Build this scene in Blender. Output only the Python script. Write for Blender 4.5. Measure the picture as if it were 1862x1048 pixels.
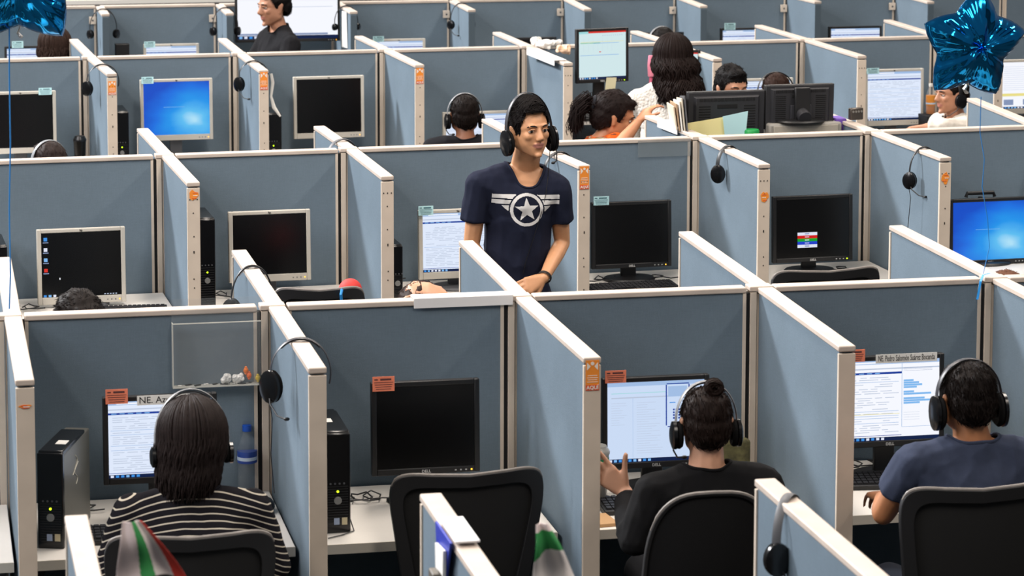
import bpy, bmesh, math, random
from math import sin, cos, pi, tan, atan, radians as R_
from mathutils import Vector as V, Matrix as M, noise, Euler
from mathutils.bvhtree import BVHTree
random.seed(7)
for o in list(bpy.data.objects): bpy.data.objects.remove(o)
S = bpy.context.scene
COL = S.collection
# ---------------------------------------------------------------- camera
FPX, YAW, PIT, ROL, CY, CH = 5193.786, 0.2204547, 0.1200143, 0.0020408, 143.487, 3.3395852
F0 = V((sin(YAW), cos(YAW), 0)); R0 = V((cos(YAW), -sin(YAW), 0)); U0 = V((0, 0, 1))
F2 = F0*cos(PIT)-U0*sin(PIT); U2 = U0*cos(PIT)+F0*sin(PIT)
R3 = R0*cos(ROL)+U2*sin(ROL); U3 = U2*cos(ROL)-R0*sin(ROL)
CAMP = V((0, 0, CH))
cam = bpy.data.cameras.new('camera'); camo = bpy.data.objects.new('camera', cam); COL.objects.link(camo)
cam.sensor_width = 36; cam.lens = FPX/1862*36; cam.shift_y = -(524-CY)/1862
cam.clip_end = 200
mw = M(((R3.x, U3.x, -F2.x, 0), (R3.y, U3.y, -F2.y, 0), (R3.z, U3.z, -F2.z, CH), (0, 0, 0, 1)))
camo.matrix_world = mw
cam.dof.use_dof = True; cam.dof.focus_distance = 11.6; cam.dof.aperture_fstop = 7.5
S.camera = camo
# ---------------------------------------------------------------- light
S.view_settings.view_transform = 'Standard'; S.view_settings.look = 'None'
S.view_settings.gamma = 1; S.view_settings.exposure = 0.0
w = bpy.data.worlds.new('hall'); S.world = w; w.use_nodes = True
w.node_tree.nodes['Background'].inputs[0].default_value = (0.86, 0.92, 1, 1)
w.node_tree.nodes['Background'].inputs[1].default_value = 0.15
def area(name, loc, target, sx, sy, power, col):
    l = bpy.data.lights.new(name, 'AREA'); l.shape = 'RECTANGLE'; l.size = sx; l.size_y = sy
    l.energy = power; l.color = col
    o = bpy.data.objects.new(name, l); COL.objects.link(o); o.location = loc
    o.rotation_euler = (V(target)-V(loc)).to_track_quat('-Z', 'Y').to_euler()
    return o
area('window_light', (-11, 25, 12.5), (2.5, 13, 1), 3.2, 2.4, 6600, (0.95, 0.97, 1.0))
area('side_fill', (-5.5, 7.0, 6.4), (2, 9.3, 1), 2.2, 3.2, 330, (.97, .96, 1))  # added soft fill, no real source, brightens left faces of front-row wings
area('side_fill', (-5.5, 12.0, 6.4), (3, 13.3, 1), 2.2, 3.2, 260, (.95, .96, 1))  # same added fill for the second-row wings
for ix, x in enumerate((-2.5, 2.2, 6.8)):
    for y, p in ((4.6, 140), (10.2, 215), (14.4, 135), (18.6, 115), (22.6, 100), (27, 160)):  # overhead lamps; nearest and farthest rows are added as fill
        area('ceiling_and_fill_light', (x, y, 6.2), (x, y, 0), 0.6, 2.6, p, (1.0, 0.90, 0.80))
# ---------------------------------------------------------------- materials
def lin(c):
    if isinstance(c, str):
        c = [int(c[i:i+2], 16)/255 for i in (0, 2, 4)]
        c = [(x/12.92 if x <= .04045 else ((x+.055)/1.055)**2.4) for x in c]
    return (c[0], c[1], c[2], 1)
MATS = {}
def mat(name, col='808080', rough=.6, metal=0, noise_=0, nscale=30, bump=0, bscale=200, emit=None, es=1, spec=.5, alpha=None, trans=0, sheen=0, coat=0):
    if name in MATS: return MATS[name]
    m = bpy.data.materials.new(name); m.use_nodes = True; nt = m.node_tree; b = nt.nodes['Principled BSDF']
    b.inputs['Base Color'].default_value = lin(col); b.inputs['Roughness'].default_value = rough
    b.inputs['Metallic'].default_value = metal; b.inputs['Specular IOR Level'].default_value = spec
    if trans: b.inputs['Transmission Weight'].default_value = trans; b.inputs['IOR'].default_value = 1.2
    if alpha is not None: b.inputs['Alpha'].default_value = alpha
    if sheen: b.inputs['Sheen Weight'].default_value = sheen
    if coat: b.inputs['Coat Weight'].default_value = coat
    if emit is not None:
        b.inputs['Emission Color'].default_value = lin(emit); b.inputs['Emission Strength'].default_value = es
    tc = None
    if noise_ or bump: tc = nt.nodes.new('ShaderNodeTexCoord')
    if noise_:
        n = nt.nodes.new('ShaderNodeTexNoise'); n.inputs['Scale'].default_value = nscale; n.inputs['Detail'].default_value = 5
        nt.links.new(tc.outputs['Object'], n.inputs['Vector'])
        mx = nt.nodes.new('ShaderNodeMix'); mx.data_type = 'RGBA'; mx.blend_type = 'MULTIPLY'; mx.inputs[0].default_value = 1
        mx.inputs[6].default_value = lin(col)
        cr = nt.nodes.new('ShaderNodeMapRange'); cr.inputs[1].default_value = .3; cr.inputs[2].default_value = .7
        cr.inputs[3].default_value = 1-noise_; cr.inputs[4].default_value = 1+noise_
        nt.links.new(n.outputs['Fac'], cr.inputs[0]); nt.links.new(cr.outputs[0], mx.inputs[7]); nt.links.new(mx.outputs[2], b.inputs['Base Color'])
    if bump:
        n2 = nt.nodes.new('ShaderNodeTexNoise'); n2.inputs['Scale'].default_value = bscale; n2.inputs['Detail'].default_value = 3
        nt.links.new(tc.outputs['Object'], n2.inputs['Vector'])
        bp = nt.nodes.new('ShaderNodeBump'); bp.inputs['Strength'].default_value = bump; bp.inputs['Distance'].default_value = .004
        nt.links.new(n2.outputs['Fac'], bp.inputs['Height']); nt.links.new(bp.outputs[0], b.inputs['Normal'])
    MATS[name] = m; return m
def emi(col, s=1.0):
    return mat('glow_%s_%d' % (col, int(s*100)), '000000', .4, emit=col, es=s, spec=.2)
def fabric():
    m = mat('partition_fabric', '8a9fae', .95, noise_=.0, bump=.25, bscale=420, spec=.1)
    nt = m.node_tree; b = nt.nodes['Principled BSDF']; tc = nt.nodes.new('ShaderNodeTexCoord')
    def nz(scale, sc):
        mp = nt.nodes.new('ShaderNodeMapping'); mp.inputs['Scale'].default_value = sc
        nt.links.new(tc.outputs['Object'], mp.inputs[0])
        n = nt.nodes.new('ShaderNodeTexNoise'); n.inputs['Scale'].default_value = scale; n.inputs['Detail'].default_value = 4
        nt.links.new(mp.outputs[0], n.inputs['Vector']); return n.outputs['Fac']
    a = nz(2.2, (1, 1, 1)); c = nz(260, (1, 1, .12)); d = nz(260, (.12, .12, 1))
    def mth(op, x, y):
        n = nt.nodes.new('ShaderNodeMath'); n.operation = op
        for i, q in enumerate((x, y)):
            if isinstance(q, (int, float)): n.inputs[i].default_value = q
            else: nt.links.new(q, n.inputs[i])
        return n.outputs[0]
    s = mth('ADD', mth('MULTIPLY', a, .6), mth('ADD', mth('MULTIPLY', c, .2), mth('MULTIPLY', d, .2)))
    cr = nt.nodes.new('ShaderNodeMapRange'); cr.inputs[1].default_value = .3; cr.inputs[2].default_value = .85
    cr.inputs[3].default_value = .84; cr.inputs[4].default_value = 1.26
    nt.links.new(s, cr.inputs[0])
    mx = nt.nodes.new('ShaderNodeMix'); mx.data_type = 'RGBA'; mx.blend_type = 'MULTIPLY'; mx.inputs[0].default_value = 1
    mx.inputs[6].default_value = lin('6a7985'); nt.links.new(cr.outputs[0], mx.inputs[7]); nt.links.new(mx.outputs[2], b.inputs['Base Color'])
    return m
FAB = fabric()
CREAM = mat('cream_metal_trim', 'd0c2b2', .5, noise_=.05, nscale=12)
CAP = mat('cream_cap', 'c4b6aa', .5, noise_=.09, nscale=9)
GAP = mat('black_rubber_gap', '0c0c0e', .8)
DARK = mat('dark_hole', '08080a', .9)
WORK = mat('worktop_laminate', 'e8e3dc', .45, noise_=.03, nscale=6)
WORKE = mat('worktop_edge', 'd2cabc', .55)
BLK = mat('black_plastic', '141416', .45)
BLKG = mat('black_gloss_plastic', '0c0c0e', .22)
GREYP = mat('grey_plastic', '55565a', .5)
BEIGE = mat('warm_grey_plastic', 'bdb8ae', .5)
SILV = mat('silver_plastic', '9a9a98', .35, .4)
OFF = mat('screen_glass_off', '060607', .22)
PAPER = mat('white_paper', 'e6e4df', .7)
MESHM = mat('chair_mesh', '0b0b0c', .85, bump=.3, bscale=700)
CHFR = mat('chair_frame_plastic', '1b1b1d', .5)
CHPAD = mat('chair_upholstery', '121213', .95, bump=.3, bscale=500, spec=.15)
RIM = mat('chair_rim_highlight', '79736e', .45, noise_=.15, nscale=40)  # pale colour stands in for the highlight along chair tops
LEDG = emi('c8ff20', 3.0)
LEDO = emi('ffb030', 3.0)
ORL = mat('orange_paper', 'f08767', .8); CYL = mat('cyan_paper', 'c0eaf0', .8); INK = mat('printed_ink', '5a3434', .8); INKB = mat('black_ink', '1a1a1c', .8)
ORS = mat('orange_sticker', 'f09030', .6); ORR = mat('red_orange_sticker', 'dc5a35', .6); WHS = mat('white_sticker', 'ece4da', .6)
def clear(name, col, a, rough=.15):
    m = mat(name, col, rough, alpha=a, spec=.6); return m
ACR = clear('clear_acrylic', 'b9bdbd', .07)
ACRE = clear('acrylic_edge', 'e8e6dc', .7)
# ---------------------------------------------------------------- mesh builder
class MB:
    def __init__(s): s.v = []; s.f = []; s.m = []
    def add(s, vs, fs, m=0, T=None):
        b = len(s.v)
        s.v += [tuple(T @ V(v)) if T else tuple(v) for v in vs]
        s.f += [tuple(i+b for i in f) for f in fs]; s.m += [m]*len(fs); return s
    def box(s, c, d, m=0, rot=None, T=None):
        x, y, z = [q/2 for q in d]
        vs = [V((i*x, j*y, k*z)) for k in (-1, 1) for j in (-1, 1) for i in (-1, 1)]
        if rot: e = Euler(rot).to_matrix(); vs = [e @ v for v in vs]
        vs = [v+V(c) for v in vs]
        return s.add(vs, [(0, 2, 3, 1), (4, 5, 7, 6), (0, 1, 5, 4), (2, 6, 7, 3), (0, 4, 6, 2), (1, 3, 7, 5)], m, T)
    def prism(s, poly, a, b, axis='y', m=0, T=None):
        # poly: list of (u, v); axis y: u=x v=z; axis z: u=x v=y; axis x: u=y v=z
        n = len(poly)
        def P(u, v, w): return {'y': (u, w, v), 'z': (u, v, w), 'x': (w, u, v)}[axis]
        vs = [P(u, v, a) for u, v in poly]+[P(u, v, b) for u, v in poly]
        fs = [tuple(range(n)), tuple(range(2*n-1, n-1, -1))]+[(i, i+n, (i+1) % n+n, (i+1) % n) for i in range(n)]
        return s.add(vs, fs, m, T)
    def tube(s, pts, r, n=8, m=0, T=None, flat=None, cap=True):
        pts = [V(p) for p in pts]; k = len(pts)
        rs = r if isinstance(r, (list, tuple)) else [r]*k
        up = None; vs = []
        for i in range(k):
            t = (pts[min(i+1, k-1)]-pts[max(i-1, 0)])
            if t.length < 1e-9: t = V((0, 0, 1))
            t.normalize()
            if up is None:
                up = V((0, 0, 1)) if abs(t.z) < .9 else V((0, 1, 0))
                if flat: up = V(flat[2])
            a = up-t*up.dot(t)
            if a.length < 1e-6: a = t.orthogonal()
            a.normalize(); up = a; b = t.cross(a)
            fa, fb = (flat[0], flat[1]) if flat else (1, 1)
            for j in range(n):
                q = 2*pi*j/n; vs.append(pts[i]+a*(cos(q)*rs[i]*fa)+b*(sin(q)*rs[i]*fb))
        fs = [(i*n+j, i*n+(j+1) % n, (i+1)*n+(j+1) % n, (i+1)*n+j) for i in range(k-1) for j in range(n)]
        if cap: fs += [tuple(range(n-1, -1, -1)), tuple(range((k-1)*n, k*n))]
        return s.add(vs, fs, m, T)
    def cyl(s, a, b, r, n=16, m=0, T=None, r2=None): return s.tube([a, b], [r, r if r2 is None else r2], n, m, T)
    def lathe(s, prof, c=(0, 0, 0), n=20, m=0, T=None):
        k = len(prof); vs = []
        for r, z in prof:
            for j in range(n): q = 2*pi*j/n; vs.append((c[0]+r*cos(q), c[1]+r*sin(q), c[2]+z))
        fs = [(i*n+j, i*n+(j+1) % n, (i+1)*n+(j+1) % n, (i+1)*n+j) for i in range(k-1) for j in range(n)]
        if prof[0][0] > 1e-5: fs.append(tuple(range(n-1, -1, -1)))
        if prof[-1][0] > 1e-5: fs.append(tuple(range((k-1)*n, k*n)))
        return s.add(vs, fs, m, T)
    def ell(s, c, r, m=0, T=None, n=12, k=8, rot=None):
        vs = []; e = Euler(rot).to_matrix() if rot else None
        for i in range(k+1):
            th = pi*i/k
            for j in range(n):
                q = 2*pi*j/n; p = V((r[0]*sin(th)*cos(q), r[1]*sin(th)*sin(q), r[2]*cos(th)))
                if e: p = e @ p
                vs.append(p+V(c))
        fs = [(i*n+j, (i+1)*n+j, (i+1)*n+(j+1) % n, i*n+(j+1) % n) for i in range(k) for j in range(n)]
        return s.add(vs, fs, m, T)
    def quad(s, a, b, c, d, m=0, T=None): return s.add([a, b, c, d], [(0, 1, 2, 3)], m, T)
    def grid(s, fn, nu, nv, m=0, mf=None, T=None):
        vs = [fn(i/nu, j/nv) for j in range(nv+1) for i in range(nu+1)]
        b = len(s.v); s.v += [tuple(T @ V(v)) if T else tuple(v) for v in vs]
        for j in range(nv):
            for i in range(nu):
                a = b+j*(nu+1)+i; s.f.append((a, a+1, a+nu+2, a+nu+1)); s.m.append(mf(i/nu, j/nv) if mf else m)
        return s
    def build(s, name, mats, parent=None, bevel=0, seg=2, smooth=True, ang=35, sub=0, solid=0, weld=0):
        me = bpy.data.meshes.new(name); me.from_pydata(s.v, [], s.f)
        if not isinstance(mats, (list, tuple)): mats = [mats]
        for q in mats: me.materials.append(q)
        for p, q in zip(me.polygons, s.m): p.material_index = q
        bm = bmesh.new(); bm.from_mesh(me)
        if weld: bmesh.ops.remove_doubles(bm, verts=bm.verts, dist=weld)
        bmesh.ops.recalc_face_normals(bm, faces=bm.faces); bm.to_mesh(me); bm.free()
        if smooth:
            for p in me.polygons: p.use_smooth = True
            me.set_sharp_from_angle(angle=R_(ang))
        o = bpy.data.objects.new(name, me); COL.objects.link(o)
        if parent: o.parent = parent
        if solid:
            q = o.modifiers.new('s', 'SOLIDIFY'); q.thickness = solid; q.offset = 0
        if bevel:
            q = o.modifiers.new('b', 'BEVEL'); q.width = bevel; q.segments = seg; q.limit_method = 'ANGLE'; q.angle_limit = R_(40); q.harden_normals = False
        if sub:
            q = o.modifiers.new('u', 'SUBSURF'); q.levels = sub; q.render_levels = sub
        return o
def thing(name, label, cat, loc=(0, 0, 0), rz=0, group=None):
    o = bpy.data.objects.new(name, None); COL.objects.link(o); o.location = loc; o.rotation_euler = (0, 0, rz); o.empty_display_size = .1
    o['label'] = label; o['category'] = cat
    if group: o['group'] = group
    return o
def tag(o, label, cat, group=None):
    o['label'] = label; o['category'] = cat
    if group: o['group'] = group
    return o
def text(s, size, m, parent, loc, rot, name='lettering', extrude=.0004, align='CENTER', bold=0, label=None):
    cu = bpy.data.curves.new('t', 'FONT'); cu.body = s; cu.size = size; cu.align_x = align; cu.align_y = 'CENTER'; cu.extrude = extrude; cu.resolution_u = 3
    if bold: cu.offset = bold
    t = bpy.data.objects.new('t', cu); COL.objects.link(t)
    bpy.context.view_layer.update()
    me = bpy.data.meshes.new_from_object(t.evaluated_get(bpy.context.evaluated_depsgraph_get()))
    bpy.data.objects.remove(t); me.materials.clear(); me.materials.append(m)
    o = bpy.data.objects.new(name, me); COL.objects.link(o); o.parent = parent; o.location = loc; o.rotation_euler = rot
    if label: o['label'] = label
    return o
# ---------------------------------------------------------------- places
H = 1.38; DZ = .73
ROW = {0: (6.10035, .42677, .90548, 1.0, 1.0, -.01187), 1: (9.668096, .4129105, .8796637, 1.019, 1.0913, -.0159768),
       2: (13.2853, 1.287774, .88467, .8977, .8952, .026225), 3: (17.465, 1.252316, .9240517, .9585, .92976, .0227364),
       4: (20.777, 1.563626, .8659228, .7585, 1.0, -.0209922)}
def ang(r): return atan(ROW[r][5])
def W3(r, lx, ly, z=0):
    Y, X, W, L, Lf, a = ROW[r]; n = 1/(1+a*a)**.5
    return V((X+(lx-a*ly)*n, Y+(ly+a*lx)*n, z))
def ray(px, py): return F2+R3*((px-931)/FPX)-U3*((py-CY)/FPX)
def onz(px, py, z):
    r = ray(px, py); return CAMP+r*((z-CH)/r.z)
def loc(r, P):
    Y, X, W, L, Lf, a = ROW[r]; n = 1/(1+a*a)**.5; dx, dy = P.x-X, P.y-Y
    return V(((dx+a*dy)*n, (-a*dx+dy)*n, P.z))
def at(r, px, py, ly):
    Y, X, W, L, Lf, a = ROW[r]; n = V((-a, 1, 0)).normalized(); o = W3(r, 0, ly, 0); q = ray(px, py)
    return loc(r, CAMP+q*((o-CAMP).dot(n)/q.dot(n)))
def U(px, py, Y):
    q = ray(px, py); return CAMP+q*(Y/q.y)
def wing_pt(px, py, wx, r):      # point on the left face plane lx=wx of row r
    Y, X, W, L, Lf, a = ROW[r]; n = V((1, a, 0)).normalized(); o = W3(r, wx, 0, 0); q = ray(px, py)
    return loc(r, CAMP+q*((o-CAMP).dot(n)/q.dot(n)))
# ---------------------------------------------------------------- the hall
mb = MB(); mb.box((3, 17, -.05), (40, 46, .1))
fl = mb.build('floor', mat('dark_carpet', '2a2928', .95, noise_=.15, nscale=60), smooth=False); fl['kind'] = 'structure'
mb = MB(); mb.box((3, 39.6, 2.5), (40, .2, 5.2))
o = mb.build('wall_back', mat('hall_wall_paint', 'c9c6be', .9), smooth=False); o['kind'] = 'structure'
CELL = {
 (1, -1): 'the front-left edge desk', (1, 0): 'the striped-top woman', (1, 1): 'the empty black mesh chair',
 (1, 2): 'the hair-bun woman', (1, 3): 'the navy-tee man', (1, 4): 'the front-right edge',
 (2, -1): 'the desktop-icons screen', (2, 0): 'the red-ball chair', (2, 1): 'the standing man', (2, 2): 'the orange-power-light black screen',
 (2, 3): 'the colour-bars screen', (2, 4): 'the right-edge blue screen', (2, 5): 'the second-row right end',
 (3, -1): 'the black tumbler', (3, 0): 'the glowing blue pale monitor', (3, 1): 'the third-row dark pale monitor', (3, 2): 'the black-shirted headset man',
 (3, 3): 'the white-sweater woman', (3, 4): 'the back-turned monitors', (3, 5): 'the man under the balloon', (3, 6): 'the third-row right-edge monitor',
 (4, -1): 'the top-left brown-haired head', (4, 0): 'the back-row left pale monitor', (4, 1): 'the profile man in black', (4, 2): 'the back-row middle pale monitor',
 (4, 3): 'the small dark back-row monitor', (4, 4): 'the back-row headset head', (4, 5): 'the back-row black cyan-tagged screen',
 (4, 6): 'the back-row widest screen', (4, 7): 'the back row behind the balloon', (4, 8): 'the back-row right end'}
RN = {0: 'nearest', 1: 'front row', 2: 'second row', 3: 'third row', 4: 'back row'}
T = .056
def spine(r, k):
    W = ROW[r][2]; x0 = wingx(r, k)[0]+.067; x1 = wingx(r, k+1)[0]-.041
    if r == 4: x0 = k*W+.03; x1 = (k+1)*W-.004
    t = thing('partition_panel', 'grey-blue fabric partition wall with cream rail behind %s' % CELL[(r, k)], 'partition', W3(r, (x0+x1)/2, 0), ang(r))
    w = x1-x0
    MB().box((0, 0, H/2-.01+.04), (w-.024, T-.012, H-.1)).build('fabric_panel', FAB, t, smooth=False)
    for s in (-1, 1): MB().box((s*(w/2-.006), 0, H/2-.01), (.012, T-.004, H-.02)).build('side_trim', CREAM, t, smooth=False)
    MB().box((0, 0, .05), (w-.024, T-.006, .08)).build('base_rail', CREAM, t, smooth=False)
    MB().box((0, 0, H-.008), (w, T+.004, .020)).build('top_rail', CAP, t, bevel=.004)
def post(r, k):
    W = ROW[r][2]; xw = wingx(r, k)
    t = thing('partition_post', 'cream post between %s and %s' % (CELL[(r, k-1)], CELL[(r, k)]), 'post', W3(r, xw[0], 0), ang(r))
    MB().box((-.014, 0, H/2-.008), (.024, T, H-.016)).build('post_body', CREAM, t, bevel=.002, smooth=False)
    MB().box((-.033, 0, H/2-.010), (.013, T-.014, H-.02)).build('rubber_seal', GAP, t, smooth=False)
    MB().box((.0615, 0, H/2-.010), (.010, T-.014, H-.02)).build('rubber_seal', GAP, t, smooth=False)
    MB().box((T/2+.000, 0, H/2-.008), (T, T-.01, H-.03)).build('post_core', CREAM, t, smooth=False)
    MB().box((.014, 0, H-.004), (.088, T+.006, .018)).build('top_cover', CAP, t, bevel=.003)
NE = {(1, 0): (28.2, 693), (1, 1): (561.2, 670.8), (1, 2): (1061.6, 652.2), (1, 3): (1525.8, 631.3),
      (2, 0): (340, 333), (2, 1): (693.4, 321.6), (2, 2): (1051.8, 301.8), (2, 3): (1379.6, 300.1), (2, 4): (1709.8, 287.5),
      (3, 0): (194.6, 134.5), (3, 1): (471, 128.6), (3, 2): (754.9, 118.8), (3, 3): (1025.2, 115.3), (3, 4): (1297, 107.3), (3, 5): (1560, 102.2),
      (4, 0): (184.6, 25.8), (4, 1): (410.7, 24.3), (4, 2): (636, 21.5), (4, 3): (850.8, 18), (4, 4): (1061.8, 16.6), (4, 5): (1273, 10.9), (4, 6): (1480.8, 2.9)}
FE = {(1, 1): (421.2, 455.7), (1, 2): (834.5, 438.5), (1, 3): (1234.2, 421.8), (1, 4): (1616.7, 410.8),
      (2, 0): (249, 234.1), (2, 1): (570.3, 229.8), (2, 2): (875.8, 216.7), (2, 3): (1172, 210.4), (2, 5): (1758.4, 178.9),
      (3, 0): (125.9, 71.5), (3, 1): (396.4, 70), (3, 2): (644.7, 65.8), (3, 3): (895.8, 58.7), (3, 4): (1146, 56.4), (3, 5): (1372, 45.8), (3, 6): (1606.7, 36.3),
      (0, 0): (118, 939), (0, 1): (763.6, 899.4), (0, 2): (1372.2, 872.6)}
NJ = {(1, 0): (6.7, 580), (1, 1): (490.3, 557.5), (1, 2): (939, 542.7), (1, 3): (1375, 521.8), (1, 4): (1802.6, 505.5),
      (2, 0): (293.6, 281.1), (2, 1): (633.3, 274.6), (2, 3): (1271.5, 252.4), (2, 4): (1585.9, 241.1),
      (3, 0): (156, 101.6), (3, 1): (432, 98.7), (3, 2): (700.5, 93), (3, 3): (957.3, 85.9), (3, 5): (1464.5, 73)}
def wingx(r, k):
    x = k*ROW[r][2]
    if (r, k) in NJ: x = .3*x+.7*loc(r, onz(*NJ[(r, k)], H)).x
    return (x,)
def wing(r, k, side):
    tab = NE if side < 0 else FE; Lx = ROW[r][3] if side < 0 else ROW[r][4]
    xj = wingx(r, k)[0]+T/2
    if (r, k) in tab:
        e = loc(r, onz(*tab[(r, k)], H)); ex = e.x+T/2; ey = abs(e.y)
    else: ex, ey = xj, Lx
    if r == 0: xj = ex
    a = W3(r, xj, side*(T/2+.004)); b = W3(r, ex, side*ey); d = b-a; L = d.length
    rz = math.atan2(d.y, d.x)+pi/2      # local -y runs along the wing
    A, B = CELL.get((r, k-1), 'the left edge'), CELL.get((r, k), 'the right edge')
    if r == 0: lab = ['blurred foreground partition wing at the bottom left, a flag beside it', 'blurred foreground partition wing with blue and white pouch hung on it', 'blurred foreground partition wing at bottom right with a headset over it'][k]
    elif side < 0: lab = 'side partition between %s and %s' % (A, B)
    else: lab = 'side partition running away beyond the wall of %s' % B
    lab = ' '.join(lab.split())
    t = thing('partition_wing', lab, 'partition', (a.x, a.y, 0), rz)
    pw = .016 if r < 4 else .002
    MB().box((0, -(L-pw)/2, H/2+.03), (T-.010, L-pw, H-.09)).build('fabric_panel', FAB, t, smooth=False)
    MB().box((0, -L/2, H-.008), (T+.002, L, .020)).build('top_rail', CAP, t, bevel=.004)
    MB().box((0, -L/2, .05), (T-.004, L-.04, .08)).build('base_rail', CREAM, t, smooth=False)
    if r < 4 or side > 0:
        pm = MB(); pm.box((0, -L+pw/2, H/2-.012), (T, pw, H-.024))
        if r in (2, 3) and side < 0:
            for dz, xs in ((.075, (-.016, 0, .016)), (.135, (0,)), (.24, (0,)), (.31, (0,)), (.43, (0,)), (.47, (0,)), (.58, (0,)), (.66, (0,)), (.80, (0,))):
                for x in xs: pm.box((x+random.uniform(-.002, .002), -L-.0005, H-dz), (.005, .003, .006+.006*(dz in (.31, .58))), 1)
        pm.build('end_post', [CREAM, DARK], t, bevel=.0015, smooth=False)
    else:
        pm = MB().box((0, -L-.001, H/2), (T-.01, .004, H-.05)).build('end_fabric', mat('dark_end_fabric', '4e5c66', .95), t, smooth=False)  # end face in a darker tone than the panel fabric
    if r == 4 and side < 0:
        pm = MB().box((-.055, -.02, H-.10), (.05, .012, .055)).cyl((-.055, -.03, H-.10), (-.055, -.024, H-.10), .007, 10, 1)
        pm.build('wall_bracket', [CREAM, GREYP], t, bevel=.002)
    return t, L
WG = {}
for r, ks in ((1, range(-1, 5)), (2, range(-1, 6)), (3, range(-1, 7)), (4, range(-1, 9))):
    for k in ks: spine(r, k)
for r, ks in ((1, range(0, 5)), (2, range(0, 6)), (3, range(0, 7)), (4, range(0, 8))):
    for k in ks:
        if r < 4: post(r, k)
        WG[(r, k, -1)] = wing(r, k, -1)
for r, ks in ((0, range(0, 3)), (1, range(0, 5)), (2, range(0, 6)), (3, range(0, 7))):
    for k in ks:
        
        WG[(r, k, 1)] = wing(r, k, 1)
# orange stickers on the wing ends
def sticker(r, k, y0, y1, kind):
    t, L = WG[(r, k, -1)]
    px, py = NE[(r, k)]; sc = (FPX/ (onz(px, py, H)-CAMP).dot(F2))
    z1 = H-(y0-py)/sc; z0 = H-(y1-py)/sc; w = .044
    y = -L-.0012
    m = MB()
    if kind == 'full':
        m.box((0, y, (z0+z1)/2), (w, .001, z1-z0), 0)
        m.box((0, y-.0006, z0+(z1-z0)*.09), (w, .001, (z1-z0)*.18), 1)
        h = z1-z0; zt = z1-.03*h
        for s in (-1, 1): m.prism([(s*.018, zt-.3*h), (s*.018, zt-.04*h), (s*.006, zt-.17*h), (s*.010, zt-.22*h)], y-.0012, y-.0006, 'y', 2)
        m.cyl((0, y-.0014, zt-.08*h), (0, y-.0006, zt-.08*h), .006, 10, 2)
        for i in range(4): m.box((0, y-.0008, z0+h*(.28+.07*i)), (w*(.8-.1*(i % 2)), .0008, h*.02), 2)
        o = m.build('sticker', [ORS, ORR, WHS], t, smooth=False)
        text('AQUÍ', .016, WHS, t, (0, y-.0016, z0+h*.09), (pi/2, 0, 0), bold=.0004, name='sticker_lettering')
    else:
        rnd = random.Random(k*7+r)
        pts = []
        n = 14
        for i in range(n):
            q = 2*pi*i/n; rr = rnd.uniform(.65, 1.05); pts.append((cos(q)*w/2*rr, (z0+z1)/2+sin(q)*(z1-z0)/2*rr))
        m.prism(pts, y-.0006, y+.0004, 'y', 0)
        for i in range(3):
            m.box((rnd.uniform(-.008, .008), y-.001, z0+(z1-z0)*(.25+.22*i)), (w*.45, .0006, .003), 1+(i % 2))
        o = m.build('sticker', [ORS, ORR, WHS], t, smooth=False)
    o['label'] = 'orange sticker' if kind == 'full' else 'torn orange sticker'
for a in ((1, 2, 656, 712, 'full'), (2, 2, 303, 345, 'full'), (2, 3, 348, 372, 't'), (2, 4, 312, 336, 't'), (2, 0, 345, 367, 't'), (3, 0, 148, 173, 'full'),
          (3, 1, 131, 164, 'full'), (3, 2, 124, 153, 'full'), (1, 0, 737, 746, 't')): sticker(*a)
# ---------------------------------------------------------------- desks
def desk(r, k, side, depth):
    W = ROW[r][2]; x0 = wingx(r, k)[0]+T+.003+(.05 if (r, k) == (2, 2) else 0); x1 = wingx(r, k+1)[0]-.004
    t = thing('desk', ('cream worktop of %s' % CELL[(r, k)] if side < 0 else 'cream worktop on the far side, behind the wall of %s' % CELL[(r, k)]), 'desk', W3(r, (x0+x1)/2, side*(T/2+.004)), ang(r)+(0 if side < 0 else pi))
    w = x1-x0
    m = MB(); m.box((0, -depth/2, DZ-.016), (w, depth, .032)); m.build('worktop', WORK, t, bevel=.002)
    m = MB(); m.box((0, -depth-.0015, DZ-.016), (w, .004, .032)); m.build('edge_strip', WORKE, t, smooth=False)
    for s in (-1, 1):
        m = MB(); m.prism([(-.02, DZ-.034), (-.02, DZ-.28), (-.05, DZ-.28), (-depth+.1, DZ-.06), (-depth+.1, DZ-.034)], s*(w/2-.03)-.01, s*(w/2-.03)+.01, 'x'); m.build('bracket', GREYP, t, smooth=False)
    return t
for k in range(-1, 5): desk(1, k, -1, .70)
for k in range(-1, 6): desk(2, k, -1, .62)
for k in range(-1, 7): desk(3, k, -1, .62)
for k in range(-1, 8): desk(4, k, -1, .60)
for k in (3, 4): desk(2, k, 1, .62)
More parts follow.
